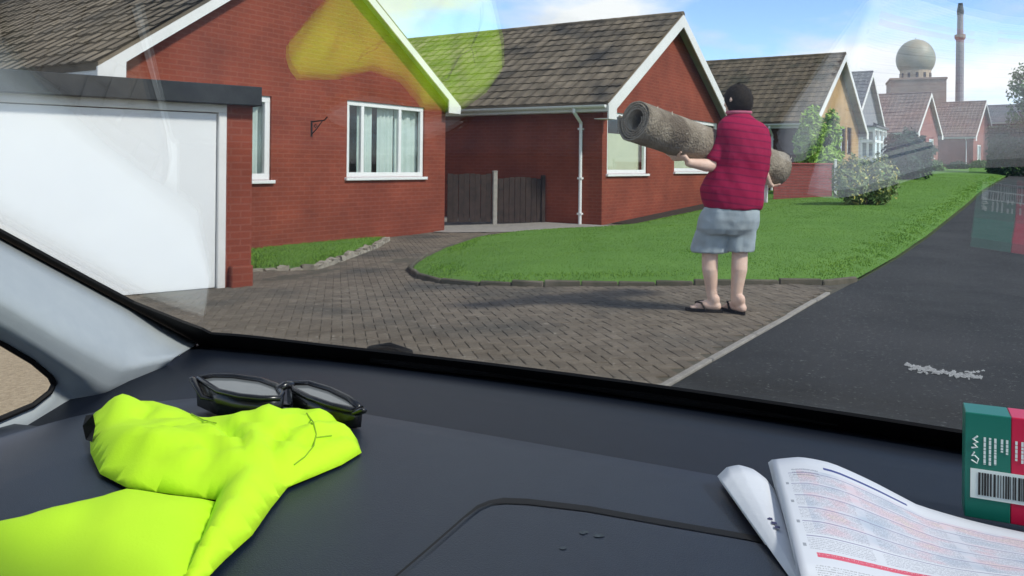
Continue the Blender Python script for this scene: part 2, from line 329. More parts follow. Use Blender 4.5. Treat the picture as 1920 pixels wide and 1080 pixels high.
def pavers():
    me_bm = BM(); box(me_bm, -.0782, .0782, -.0382, .0382, -.045, 0.0, .004)
    bmesh.ops.recalc_face_normals(me_bm, faces=me_bm.faces[:])
    me = bpy.data.meshes.new('paver'); me_bm.to_mesh(me); me.materials.append(paver_m)
    base = [(v.co.copy()) for v in me_bm.verts]; faces = [[v.index for v in f.verts] for f in me_bm.faces]; me_bm.free()
    spots = []
    A = R(90) - PHI + R(45); ca, sa = math.cos(A), math.sin(A)
    for i in range(-190, 190):                           # herringbone
        for j in range(-190, 190):
            for q in (0, 1):
                k = (i - j) % 4
                # lattice of 0.1 m cells: pairs of cells
                if q == 0 and k == 0: cx, cy, rot = (i + 1.0) * .08, (j + .5) * .08, 0
                elif q == 1 and k == 3: cx, cy, rot = (i + .5) * .08, (j + 1.0) * .08, 1
                else: continue
                x = ca * cx - sa * cy; y = sa * cx + ca * cy + 6
                if y < .8: continue
                u, v = proj((x, y, g(x, y)))
                if y > 4 and (u < -700 or u > 1640): continue
                if x < -9 or v < 400: continue
                if not inside((x, y), drive_poly) or inside((x, y), lawn_poly) or inside((x, y), small_poly) or inside((x, y), gravel_poly) or inside((x, y), path_poly): continue
                if bdist((x, y), lawn_poly) < .09 or bdist((x, y), small_poly) < .08: continue
                if (Vector((x, y, 0)) - st(0, EDGE_S)).dot(NR) > -.09: continue
                spots.append((x, y, rot))
    def size_key(s):                                     # the largest in view first
        u, v = proj((s[0], s[1], g(s[0], s[1])))
        line = 640 + (u - 400) * .134 + 8
        return (0 if (v < line and u > 380) else 1, s[1])
    spots.sort(key=size_key)
    V = []; F = []
    for n, (x, y, rot) in enumerate(spots):
        e = .15; zx = (g(x + e, y) - g(x - e, y)) / (2 * e); zy = (g(x, y + e) - g(x, y - e)) / (2 * e)
        nrm = Vector((-zx + random.gauss(0, .007), -zy + random.gauss(0, .007), 1)).normalized()
        ang = A + rot * R(90) + random.gauss(0, .015)
        ax = Vector((math.cos(ang), math.sin(ang), 0)); ax = (ax - nrm * ax.dot(nrm)).normalized(); ay = nrm.cross(ax)
        z = g(x, y) + random.gauss(.004, .0013)
        mw = Matrix((( ax.x, ay.x, nrm.x, x), (ax.y, ay.y, nrm.y, y), (ax.z, ay.z, nrm.z, z), (0, 0, 0, 1)))
        if n < 300: inst('paver', me, drive, mw)
        else:
            b = len(V); V.extend(mw @ c for c in base); F.extend([b + i for i in f] for f in faces)
    m2 = bpy.data.meshes.new('pavers'); m2.from_pydata(V, [], F); m2.materials.append(paver_m)
    tag(inst('paving', m2, drive), kind='stuff')
    print('pavers', len(spots), ground_at(1452, 371), ground_at(1560, 369))
pavers()

def kerb_blocks():                                       # concrete edging flush between drive and asphalt
    t = 1.2; end = ground_at(1560, 551).dot(D)
    while t < end:
        l = .9 + random.uniform(-.02, .02); bm = BM(); a = st(t, EDGE_S - .03)
        box(bm, .006, min(l, end - t) - .006, -.022, .022, -.1, .012, .005)
        o = obj('edging_block', bm, concrete_m, drive)
        slope = math.atan2(g(*st(t + l, EDGE_S)[:2]) - g(*a[:2]), l)
        o.matrix_local = Matrix.Translation((a.x, a.y, g(a.x, a.y))) @ Matrix.Rotation(R(90) - PHI + random.gauss(0, .006), 4, 'Z') @ Matrix.Rotation(-slope, 4, 'Y')
        t += l
kerb_blocks()
def polyline_blocks(pts, parent, name, length, w, h, mat, jitter, z0=-.05, rough=0.0):
    pts = [Vector(p[:2]) for p in pts]; carry = 0.0
    for a, b in zip(pts, pts[1:]):
        d = (b - a).length; n = max(1, round(d / length)); l = d / n; ang = math.atan2((b - a).y, (b - a).x)
        for i in range(n):
            c = a + (b - a) * ((i + .5) / n); bm = BM(); ll = l * .5 - .004
            box(bm, -ll, ll, -w / 2, w / 2, z0, h + random.gauss(0, jitter), min(.012, w * .2))
            if rough:
                for v in bm.verts: v.co += Vector((random.gauss(0, rough), random.gauss(0, rough), random.gauss(0, rough)))
            o = obj(name, bm, mat, parent, False)
            o.matrix_local = Matrix.Translation((c.x, c.y, g(c.x, c.y))) @ Matrix.Rotation(ang + random.gauss(0, jitter * 2), 4, 'Z')
edge_m = M('mossy_edging', (.13, .11, .08), (.085, .08, .055), 7, .92, .5, 60, c3=(.2, .17, .13), s3=2)
polyline_blocks([ground_at(u, v) for u, v in [(800, 480), (776, 497), (768, 508), (786, 523), (828, 531), (900, 536), (1020, 538), (1300, 536), (1540, 535), (1604, 529)]], lawn, 'edging_block', .42, .055, .055, edge_m, .006)
polyline_blocks([ground_at(u, v) for u, v in [(470, 510), (590, 506), (644, 488), (704, 465), (726, 451)]], small_lawn, 'edging_stone', .17, .11, .055, stone_m, .02, rough=.012)

def g_many(x, y):
    t = x * D.x + y * D.y; q = x * NR.x + y * NR.y
    return np.interp(q, [-9, -7.5, -2.2, -1.7, 0, 3], [0, 0.0, 0.2, 0.19, 0.15, 0.15]) * np.interp(t, [-50, 14, 30], [1, 1, .4]) + np.interp(t, [12, 15, 23.5, 27, 35, 43, 55, 70], [0, .06, .40, .58, .86, 1.12, 1.32, 1.36])
def inside_many(x, y, poly):
    c = np.zeros(len(x), bool)
    for i in range(len(poly)):
        x0, y0 = poly[i][0], poly[i][1]; x1, y1 = poly[i - 1][0], poly[i - 1][1]
        if y0 == y1: continue
        c ^= ((y0 > y) != (y1 > y)) & (x < (x1 - x0) * (y - y0) / (y1 - y0) + x0)
    return c
def bdist_many(x, y, poly):
    best = np.full(len(x), 1e9)
    for i in range(len(poly)):
        ax, ay = poly[i - 1][0], poly[i - 1][1]; bx, by = poly[i][0] - ax, poly[i][1] - ay
        k = np.clip(((x - ax) * bx + (y - ay) * by) / max(bx * bx + by * by, 1e-9), 0, 1); best = np.minimum(best, np.hypot(x - ax - bx * k, y - ay - by * k))
    return best
def grass(name, poly, label, dens, hgt, zoff, mounded):
    rng = np.random.default_rng(3); xs = [p[0] for p in poly]; ys = [p[1] for p in poly]; y0, y1 = min(ys), min(max(ys), 34)
    n = int((max(xs) - min(xs)) * (y1 - y0) * dens); x = rng.uniform(min(xs), max(xs), n); y = rng.uniform(y0, y1, n)
    u = CX + FPX * x / y; k = (rng.random(n) < np.minimum(1, (9.5 / np.maximum(y, 6)) ** 1.6)) & (u > 440) & (u < 1960); x, y = x[k], y[k]
    k = inside_many(x, y, poly); x, y = x[k], y[k]; n = len(x); d = bdist_many(x, y, poly)
    z = g_many(x, y) + zoff + (.05 * np.minimum(1, d / .25) + .10 * np.minimum(1, d / 2.2) if mounded else .03)
    a = rng.uniform(0, 6.283, n); w = .007 * np.maximum(1, y / 9.5); h = hgt * rng.uniform(.55, 1.2, n)
    V = np.empty((n, 3, 3)); V[:, 0] = np.stack([x - w * np.cos(a), y - w * np.sin(a), z - .01], 1); V[:, 1] = np.stack([x + w * np.cos(a), y + w * np.sin(a), z - .01], 1)
    V[:, 2] = np.stack([x + rng.normal(0, .5, n) * h, y + rng.normal(0, .5, n) * h, z + h], 1)
    me = bpy.data.meshes.new(name); me.from_pydata(V.reshape(-1, 3), [], np.arange(3 * n).reshape(-1, 3)); me.materials.append(grass_m)
    tag(link(bpy.data.objects.new(name, me)), label, 'grass', kind='stuff'); print('grass', n)
grass('grass', lawn_poly, 'mown green grass of the wide curving front lawn', 1500, .011, .004, True)
grass('grass', small_poly, 'small strip of green grass beside the garage', 2500, .03, .008, False)

def paint_mark():                                        # white scrawl of paint on the asphalt
    bm = BM(); rnd = random.Random(5)
    for (u0, v0, u1, v1, w, n) in ((1703, 688, 1838, 711, 7, 60), (1795, 704, 1838, 697, 4, 8), (1710, 694, 1760, 704, 5, 9)):
        for i in range(n):
            k = i / (n - 1); u = u0 + (u1 - u0) * k + rnd.gauss(0, 2); v = v0 + (v1 - v0) * k + rnd.gauss(0, 2.2); m = rnd.randint(5, 7); a0 = rnd.uniform(0, 6)
            ru = rnd.uniform(2.5, 8); rv = rnd.uniform(.35, .6) * w
            ps = [ground_at(u + ru * math.cos(a0 + 6.283 * q / m) * rnd.uniform(.6, 1.2), v + rv * math.sin(a0 + 6.283 * q / m) * rnd.uniform(.6, 1.2)) for q in range(m)]
            bm.faces.new([bm.verts.new((p.x, p.y, p.z + .004 + .0006 * (i % 3))) for p in ps])
    o = obj('paint_mark', bm, M('worn_white_paint', (.52, .52, .50), (.20, .20, .195), 60, .9), road)
paint_mark()

# ------------------------------------------------------------------ houses
def tile_mesh(mat, w=.3, l=.42, name='tile'):
    bm = BM(); nx = 6; top = []; th = .016
    prof = [0, .010, .014, .004, 0, .012, .016]
    rows = []
    for j, y in enumerate((0, l)):
        zb = .030 if j == 0 else .006
        rows.append([bm.verts.new(((i / nx - .5) * w * 1.02, y, zb + prof[i])) for i in range(nx + 1)])
    low = [bm.verts.new(((i / nx - .5) * w * 1.02, 0, .030 + prof[i] - th)) for i in range(nx + 1)]
    for i in range(nx):
        bm.faces.new([rows[0][i], rows[0][i + 1], rows[1][i + 1], rows[1][i]]); bm.faces.new([low[i], low[i + 1], rows[0][i + 1], rows[0][i]])
    me = bpy.data.meshes.new(name); bm.to_mesh(me); bm.free(); me.materials.append(mat); return me
def ridge_mesh(mat, l=.45):
    bm = BM(); n = 7
    for y0, y1, r in ((0, l - .006, .125),):
        a = [bm.verts.new((r * math.cos(math.pi * i / (n - 1)), y0, r * .8 * math.sin(math.pi * i / (n - 1)))) for i in range(n)]
        b = [bm.verts.new((r * .97 * math.cos(math.pi * i / (n - 1)), y1, r * .77 * math.sin(math.pi * i / (n - 1)))) for i in range(n)]
        for i in range(n - 1): bm.faces.new([a[i], a[i + 1], b[i + 1], b[i]])
        bm.faces.new(a)
    me = bpy.data.meshes.new('ridge_tile'); bm.to_mesh(me); bm.free(); me.materials.append(mat); return me

class House:
    def __init__(s, name, label, origin, phi, W, depth, eave, rise, wall, tile, cat='house', oh=.35, front=.22, side_mat=None, barge=.2, verge=.0, barge_mat=None, group=None, slope_thick=.07):
        s.root = empty(name, origin, R(90) - phi); s.W, s.depth, s.eave, s.rise, s.oh, s.front = W, depth, eave, rise, oh, front
        s.phi = phi; s.o = Vector(origin); s.dx = Vector((math.sin(phi), math.cos(phi), 0)); s.dy = Vector((-math.cos(phi), math.sin(phi), 0))
        s.wall = wall; s.side = side_mat or wall; s.tile = tile; s.tan = rise / (W / 2); s.ang = math.atan(s.tan); s.barge = barge
        tag(s.root, label, cat, group); s.holes = []; s.bmat = barge_mat or white_m; s.verge = verge; s.thick = slope_thick
    def wx(s, u):                                        # local x on the gable wall for image column u
        r = ray(u, 310); r = Vector((r.x, r.y)); dx = Vector(s.dx[:2]); o = Vector(s.o[:2])
        # o + dx*k parallel to r
        return (o.y * r.x - o.x * r.y) / (dx.x * r.y - dx.y * r.x)
    def wz(s, x, u, v):
        p = s.o + s.dx * x; return CAMZ + ray(u, v).z * p.y - s.o.z
    def rect(s, u0, v0, u1, v1):
        x0 = s.wx(u0); x1 = s.wx(u1); return x0, x1, (s.wz(x0, u0, v1) + s.wz(x1, u1, v1)) / 2, (s.wz(x0, u0, v0) + s.wz(x1, u1, v0)) / 2
    def walls(s):
        W, e, d, T = s.W, s.eave, s.depth, .25; bm = BM()
        xs = sorted({0, W, *[h[0] for h in s.holes], *[h[1] for h in s.holes]}); zs = sorted({-.6, e, *[h[2] for h in s.holes], *[h[3] for h in s.holes]})
        for x0, x1 in zip(xs, xs[1:]):
            for z0, z1 in zip(zs, zs[1:]):
                if any(h[0] <= (x0 + x1) / 2 <= h[1] and h[2] <= (z0 + z1) / 2 <= h[3] for h in s.holes): continue
                box(bm, x0, x1, 0, T, z0, z1)
        for y0 in (0, d - T):
            prism(bm, [(0, y0, e), (W, y0, e), (W / 2, y0, e + s.rise)], (0, T, 0))
            if y0 == 0: obj('front_wall', bm, s.wall, s.root); bm = BM(); box(bm, 0, W, d - T, d, -.6, e)
        obj('rear_wall', bm, s.wall, s.root)
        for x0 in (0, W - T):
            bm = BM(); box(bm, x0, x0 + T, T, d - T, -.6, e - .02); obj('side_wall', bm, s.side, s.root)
    def roof(s, tiles='mass', limit=300, clip=None, ridge=True, cols=None):
        W, e, d = s.W, s.eave, s.depth; bm = BM(); y0, y1 = -s.front, d + .2; t = s.thick
        zo = e - s.oh * s.tan
        for sg in (0, 1):
            fx = (lambda x: x) if sg == 0 else (lambda x: W - x)
            prism(bm, [(fx(-s.oh), y0, zo + .02), (fx(W / 2), y0, e + s.rise + .02), (fx(W / 2), y0, e + s.rise + .02 + t), (fx(-s.oh), y0, zo + .02 + t)], (0, y1 - y0, 0))
        s.roof_o = obj('roof', bm, s.tile, s.root)
        L = (W / 2 + s.oh) / math.cos(s.ang); gauge, cw = .345, .3; nr = int(L / gauge); gauge = L / nr; nc = int((y1 - y0) / cw)
        me = tile_mesh(s.tile); spots = []
        for r in range(nr):
            for c in range(nc):
                q = r * gauge - .03; y = y0 + (c + .5) * cw
                x = -s.oh + q * math.cos(s.ang); z = zo + .02 + t + q * math.sin(s.ang)
                jit = Matrix.Rotation(random.gauss(0, .008), 4, 'Z') @ Matrix.Rotation(random.gauss(0, .012), 4, 'X')
                m = Matrix.Translation((x - t * .0, y, z + random.gauss(0, .003))) @ Matrix(((0, math.cos(s.ang), -math.sin(s.ang), 0), (-1, 0, 0, 0), (0, math.sin(s.ang), math.cos(s.ang), 0), (0, 0, 0, 1))) @ jit
                w = s.o + s.dx * x + s.dy * y + Vector((0, 0, z)); u, v = proj(w)
                vis = (clip is None or (clip[0] < u < clip[1] and v > -25 and v < clip[2])) and w.y > 1
                spots.append((0 if vis else 1, w.length, m))
        spots.sort(key=lambda a: a[:2]); V = []; F = []
        base = [v.co.copy() for v in me.vertices]; fs = [list(p.vertices) for p in me.polygons]
        for n, (vis, dd, m) in enumerate(spots):
            if tiles == 'each' and vis == 0 and n < limit: inst('tile', me, s.roof_o, m)
            else: b = len(V); V.extend(m @ c for c in base); F.extend([b + i for i in f] for f in fs)
        if V:
            m2 = bpy.data.meshes.new('tile_courses'); m2.from_pydata(V, [], F); m2.materials.append(s.tile); tag(inst('tile_courses', m2, s.roof_o), kind='stuff')
        if ridge:
            rm = ridge_mesh(s.tile); k = 0
            while y0 + k * .45 < y1 - .3:
                inst('ridge_tile', rm, s.roof_o, Matrix.Translation((W / 2, y0 + k * .45, e + s.rise + t - .02))); k += 1
        # barge boards with boxed ends
        for sg in (0, 1):
            fx = (lambda x: x) if sg == 0 else (lambda x: W - x); b = s.barge; bm = BM(); yb = y0 - .02; dz = .02 + t * .5
            xe = -s.oh - .02; ze = e + xe * s.tan
            h = b / math.cos(s.ang)
            prism(bm, [(fx(xe), yb, ze + dz - h), (fx(W / 2), yb, e + s.rise + dz - h), (fx(W / 2), yb, e + s.rise + dz), (fx(xe), yb, ze + dz)], (0, .03, 0))
            prism(bm, [(fx(xe), yb, ze + dz - h + .001), (fx(xe + .38), yb, ze + dz - h + .001), (fx(xe + .38), yb, ze + .38 * s.tan + dz - h + .004), ], (0, .029, 0))
            box(bm, min(fx(xe + .0), fx(.0)) + .002, max(fx(xe), fx(0)) - .002, yb + .031, .02, ze + dz - h - .0, ze + dz - h + .012)
            obj('barge_board', bm, s.bmat, s.root)
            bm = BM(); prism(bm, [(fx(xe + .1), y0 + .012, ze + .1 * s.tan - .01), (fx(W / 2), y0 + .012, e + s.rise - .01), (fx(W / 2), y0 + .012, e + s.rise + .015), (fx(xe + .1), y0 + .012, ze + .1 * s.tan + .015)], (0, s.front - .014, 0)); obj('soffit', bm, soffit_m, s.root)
        zo2 = e - s.oh * s.tan
        for sg in (0, 1):
            fx = (lambda x: x) if sg == 0 else (lambda x: W - x); bm = BM()
            a, b_ = sorted((fx(-s.oh + .01), fx(-s.oh + .035))); box(bm, a, b_, y0 + .03, y1, zo2 - .10, zo2 + .06)
            a, b_ = sorted((fx(-s.oh + .036), fx(-.004))); box(bm, a, b_, y0 + .03, y1, zo2 - .10, zo2 - .085); obj('eave_board', bm, s.bmat, s.root)
    def gutter(s, sg=0, pipe_y=None, mat=None, h=None):
        fx = (lambda x: x) if sg == 0 else (lambda x: s.W - x); zo = s.eave - s.oh * s.tan; bm = BM(); n = 7; r = .062
        pr = [(-s.oh - .055 + r * math.cos(math.pi + math.pi * i / (n - 1)), zo + .03 + r * math.sin(math.pi + math.pi * i / (n - 1))) for i in range(n)]
        prism(bm, [(fx(x), -s.front + .04, z) for x, z in pr], (0, s.depth + s.front, 0))
        gu = obj('gutter', bm, mat or upvc_m, s.root)
        if pipe_y is not None:
            bm = BM(); X = fx(-.06); tube(bm, [(fx(-s.oh - .055), pipe_y, zo - .03), (fx(-s.oh - .055), pipe_y, zo - .10), (X, pipe_y, zo - .32), (X, pipe_y, zo - .5), (X, pipe_y, -.1)], .036, 10, caps=False)
            for z in (zo - .45, (zo - .5) / 2, .25): box(bm, X - .05, X + .05, pipe_y - .05, pipe_y + .05, z - .02, z + .02)
            obj('downpipe', bm, mat or upvc_m, s.root)
    def window(s, x0, x1, z0, z1, mull=(), transom=(), fw=.075, curtain=None, frame=None, sill=True, cm=None):
        s.holes.append((x0, x1, z0, z1)); fr = frame or upvc_m; bm = BM(); ya, yb = .03, .10
        box(bm, x0, x1, ya, yb, z0, z0 + fw, .006); box(bm, x0, x1, ya, yb, z1 - fw, z1, .006)
        box(bm, x0, x0 + fw, ya + .001, yb - .001, z0 + fw, z1 - fw, .006); box(bm, x1 - fw, x1, ya + .001, yb - .001, z0 + fw, z1 - fw, .006)
        for m in mull: box(bm, m - fw * .45, m + fw * .45, ya + .002, yb - .002, z0 + fw, z1 - fw, .006)
        w = obj('window', bm, fr, s.root)
        cuts = [x0 + fw] + [m for m in mull] + [x1 - fw]
        for i, (a, b) in enumerate(zip(cuts, cuts[1:])):
            a2 = a + (fw * .45 if i else 0); b2 = b - (fw * .45 if i < len(cuts) - 2 else 0)
            bm = BM(); quad(bm, (a2, .068, z0 + fw), (b2, .068, z0 + fw), (b2, .068, z1 - fw), (a2, .068, z1 - fw)); o = obj('pane', bm, pane_m, w, recalc=False)
        if sill:
            bm = BM(); box(bm, x0 - .05, x1 + .05, -.06, .029, z0 - .055, z0 - .001, .008); obj('sill', bm, fr, w)
        if curtain:
            for (a, b, za, zb, folds) in curtain:
                bm = BM(); n = max(10, int((b - a) / .02)); A = []; B = []
                for i in range(n + 1):
                    x = a + (b - a) * i / n; yy = .19 + .03 * math.sin(folds * 6.283 * i / n) + .012 * math.sin(folds * 2.3 * 6.283 * i / n + 1)
                    A.append(bm.verts.new((x, yy, za))); B.append(bm.verts.new((x, yy, zb)))
                for i in range(n): bm.faces.new([A[i], A[i + 1], B[i + 1], B[i]])
                obj('curtain', bm, cm or curtain_m, w, True)
        return w

# house with the garage, left
P1R = at(833, 435, 16.5)
W1 = 7.1
o1 = Vector((P1R.x, P1R.y, 0)) - D * W1
h1 = House('brick_house', 'red brick bungalow with white barge boards standing behind the white garage', o1, PHI, W1, 10, 2.62, 2.38, brick_a, tile_m, oh=.22, front=.18, barge=.13, slope_thick=.10)
xa, xb, za, zb = h1.rect(650, 195, 795, 332)
m1, m2 = h1.wx(682), h1.wx(752)
h1.window(xa, xb, za, zb, (m1, m2), curtain=[(xa, m1 - .18, za, zb, 3), (m1 + .02, m1 + .38, za, zb, 3), (m1 + .55, m2 - .05, za, zb, 4), (m2, xb, za, zb, 3)], fw=.085)
xc, xd, zc, zd = h1.rect(452, 178, 508, 338)
h1.window(xc, xd, zc, zd, (), curtain=[(xc, xc + .45 * (xd - xc), zc, zd, 3), (xc + .6 * (xd - xc), xd, zc, zd, 2)], fw=.1)
h1.walls(); h1.roof('each', 300, (-60, 460, 190)); h1.gutter(1)
bm = BM()                                                # iron basket bracket on the wall
bx, bz = h1.wx(583), h1.wz(h1.wx(583), 583, 240)
box(bm, bx - .015, bx + .015, -.012, 0, bz - .14, bz + .12); tube(bm, [(bx, -.01, bz + .1), (bx, -.12, bz + .11), (bx, -.3, bz + .12), (bx, -.36, bz + .17)], .011, 6)
tube(bm, [(bx, -.01, bz - .1), (bx, -.12, bz - .02), (bx, -.25, bz + .11)], .009, 6)
tube(bm, [(bx, -.06, bz + .03), (bx, -.1, bz + .06), (bx, -.13, bz + .03), (bx, -.1, bz), (bx, -.06, bz + .03)], .007, 6)
obj('wall_bracket', bm, dark_m, h1.root)

# middle house
o2 = Vector((H2O.x, H2O.y, g(H2O.x, H2O.y) * .8))
W2 = 7.6
h2 = House('brick_house', 'red brick bungalow with steep white gable and downpipe beyond the dark gate', o2, PHI, W2, 10.5, 2.80 - o2.z, 2.30, brick_a, tile_m, oh=.33, front=.3, barge=.26)
xa, xb, za, zb = h2.rect(1138, 214, 1213, 326)
h2.window(xa, xb, za, zb, (), curtain=[(xa, xb, za, zb - .45, 1)], fw=.09, cm=blind_m)
xa, xb, za, zb = h2.rect(1264, 226, 1345, 322)
h2.window(xa, xb, za, zb, ((xa + xb) / 2,), curtain=[(xa, xb, za, zb - .1, 2)], fw=.09, cm=blind_m)
h2.walls(); h2.roof('each', 300, (745, 1300, 215)); h2.gutter(0, .49); h2.gutter(1)
bm = BM(); lx = h2.wx(1440); 

# third house
P3 = at(1515, 222, 26.0)
o3 = Vector((P3.x, P3.y, g(P3.x, P3.y)))
W3 = 8.4
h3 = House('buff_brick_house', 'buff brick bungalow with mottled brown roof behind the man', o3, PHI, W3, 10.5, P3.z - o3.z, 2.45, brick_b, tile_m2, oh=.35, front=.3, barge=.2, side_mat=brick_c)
for (a, b) in ((1574, 1585), (1588, 1596)):
    xa, xb, za, zb = h3.rect(a, 238, b, 290); h3.window(xa, xb, za, zb, (), fw=.07, frame=dark_m, sill=False)
h3.walls(); h3.roof('mass'); h3.gutter(0, 1.1)
# the houses farther up the street
def far_house(name, label, u_left, v_eave, Y, phi, W, rise, depth, wall, tile, barge=.18, wins=(), frame=None, side=None):
    p = at(u_left, v_eave, Y); o = Vector((p.x, p.y, g(p.x, p.y)))
    h = House(name, label, o, phi, W, depth, p.z - o.z, rise, wall, tile, oh=.3, front=.25, barge=barge, side_mat=side)
    for w in wins: h.window(*w, fw=.1, frame=frame, sill=True)
    h.walls(); h.roof('mass'); h.gutter(0, .5); return h
grey_render = M('grey_render', (.26, .27, .28), (.22, .23, .245), 3, .9)
h4 = far_house('grey_house', 'grey rendered bungalow with white bay window past the buff house', 1598, 228, 40, PHI, 8.2, 2.75, 10, grey_render, tile_grey, .2)
# its bay window
def bay():
    bm = BM(); x0, x1 = h4.wx(1612), h4.wx(1636); z0, z1 = .35, 2.35
    y1 = -.7
    for z in (z0, z1 - .12, 1.6): box(bm, x0, x1, y1, -.002, z, z + .12)
    for x in (x0, (x0 * 2 + x1) / 3, (x0 + x1 * 2) / 3, x1 - .1): box(bm, x, x + .1, y1 - .004, y1 + .1, z0 + .12, z1 - .12)
    for y in (-.4, -.1): box(bm, x0 - .003, x0 + .1, y, y + .09, z0 + .12, z1 - .12)
    box(bm, x0 + .05, x1 - .05, y1 + .06, -.004, -.5, z0)
    w = obj('bay_window', bm, upvc_m, h4.root)
    bm = BM(); quad(bm, (x0, y1 + .05, z0), (x1, y1 + .05, z0), (x1, y1 + .05, z1), (x0, y1 + .05, z1)); quad(bm, (x0 + .05, -.01, z0), (x0 + .05, y1 + .05, z0), (x0 + .05, y1 + .05, z1), (x0 + .05, -.01, z1)); obj('pane', bm, pane_m, w, recalc=False)
    bm = BM(); prism(bm, [(x0 - .1, y1 - .1, z1 + .002), (x1 + .1, y1 - .1, z1 + .002), (x1 + .1, -.003, z1 + .35), (x0 - .1, -.003, z1 + .35), (x0 - .1, -.003, z1 + .002)][:3] + [(x1 + .1, -.003, z1 + .002), (x0 - .1, -.003, z1 + .002)], (0, 0, .1)); obj('bay_roof', bm, tile_grey, w)
bay()
far_house('rosy_brick_house', 'rosy brick bungalow with wide brown roof below the dome', 1716, 243, 52, R(39), 6.4, 2.5, 13, brick_d, tile_brown, .2, wins=((1.2, 2.6, .8, 2.1), (3.8, 5.2, .8, 2.1)))
far_house('rosy_brick_house', 'small rosy brick bungalow right of the dome with white downpipe', 1825, 252, 68, R(41), 7, 2.9, 12, brick_d, tile_brown, .25, wins=((1.5, 3, .8, 2.1),))
far_house('distant_house', 'distant brown roofed house at right edge behind the dark hedge', 1880, 238, 92, R(44), 8, 2.6, 12, brick_d, tile_brown, .25)
far_house('distant_house', 'distant house with dark roof nearest the right edge tree', 1938, 226, 84, R(44), 8, 1.9, 11, brick_c, tile_grey, .25)

# ------------------------------------------------------------------ garage
GPHI = R(50.5); gd = Vector((math.sin(GPHI), math.cos(GPHI), 0))
pg = at(421, 540, 8.8); go = Vector((pg.x, pg.y, 0)) - gd * 2.42
gar = empty('garage', go, R(90) - GPHI)
tag(gar, 'brick garage with wide white door and black flat roof edge', 'garage')
bm = BM(); GW = 2.42; GH = 1.90
box(bm, GW + .002, GW + .29, 0, .3, -.4, GH + .23); box(bm, -.7, -.002, 0, .3, -.4, GH + .23)
box(bm, GW + .12, GW + .29, .3, 5.5, -.4, GH + .23); box(bm, -.7, -.48, .3, 5.5, -.4, GH + .23); box(bm, -.7, GW + .29, 5.5, 5.7, -.4, GH + .23)
box(bm, -.001, GW + .001, .02, .3, GH + .07, GH + .23)
obj('wall', bm, brick_a, gar)
bm = BM(); box(bm, -.85, GW + .33, -.16, -.12, GH + .062, GH + .268, .008); box(bm, GW + .295, GW + .33, -.12, 5.6, GH + .062, GH + .268, .006); box(bm, -.85, -.81, -.12, 5.6, GH + .062, GH + .268); obj('fascia', bm, black_m, gar)
bm = BM(); box(bm, -.81, GW + .295, -.12, 5.6, GH + .231, GH + .255); obj('roof', bm, black_m, gar)
bm = BM(); box(bm, -.1, GW + .0, -.02, .1, GH - .02, GH + .068, .006); box(bm, GW - .085, GW, -.021, .1, -.05, GH - .02, .006); box(bm, -.1, -.02, -.021, .1, -.05, GH - .02, .006); obj('door_frame', bm, white_m, gar)
bm = BM(); box(bm, -.015, GW - .09, .03, .07, .012, GH - .03, .004)
for k in range(9): pass
gdoor = obj('door', bm, door_m, gar)
bm = BM(); box(bm, GW + .04, GW + .275, -.1, .0, -.1, .24, .01); obj('brick_plinth', bm, brick_a, gar)

# ------------------------------------------------------------------ fence and gate between the houses
def fence():
    a = at(838, 420, 17.5); b = at(1018, 418, 18.2); d = Vector((b.x - a.x, b.y - a.y, 0)); L = d.length; ang = math.atan2(d.y, d.x)
    k1 = .46 * L
    f = empty('board_fence', (a.x, a.y, g(a.x, a.y)), ang); tag(f, 'dark board fence panel beside the corner of the garage house', 'fence')
    n = 8
    for i in range(n):
        bm = BM(); w = (k1 - .02) / n; box(bm, i * w + .004, (i + 1) * w - .004, -.012 + .012 * (i % 2), .01 + .012 * (i % 2), .08, 1.12 + random.gauss(0, .006)); obj('board', bm, fence_m, f)
    for z in (.25, .9):
        bm = BM(); box(bm, 0, k1 - .02, .024, .06, z, z + .08); obj('rail', bm, fence_m, f)
    p = empty('gate_post', Vector((a.x, a.y, g(a.x, a.y))) + d.normalized() * (k1 + .05) + Vector((0, 0, 0)), ang); tag(p, 'slim grey concrete post between fence and gate', 'post')
    bm = BM(); box(bm, -.05, .05, -.06, .04, -.1, 1.16, .012); obj('shaft', bm, concrete_m, p)
    bm = BM(); box(bm, -.055, .055, -.065, .045, 1.161, 1.19, .012); obj('cap', bm, concrete_m, p)
    q = empty('gate', Vector((a.x, a.y, g(a.x, a.y))) + d.normalized() * (k1 + .13), ang); tag(q, 'dark wooden gate between grey post and middle house wall', 'gate'); l2 = L - k1 - .16; n = 8
    for i in range(n):
        bm = BM(); w = l2 / n; box(bm, i * w + .005, (i + 1) * w - .005, 0, .02, .06, 1.02 + .04 * math.sin(i / (n - 1) * math.pi)); obj('board', bm, fence_m, q)
    for z in (.2, .8):
        bm = BM(); box(bm, 0, l2, .021, .05, z, z + .09); obj('rail', bm, fence_m, q)
    bm = BM(); box(bm, .04, .14, -.02, -.001, .78, .8); obj('latch', bm, dark_m, q)
    bm = BM(); box(bm, l2 - .02, l2 + .07, -.04, .05, -.1, 1.1, .01); obj('post', bm, fence_m, q)
fence()

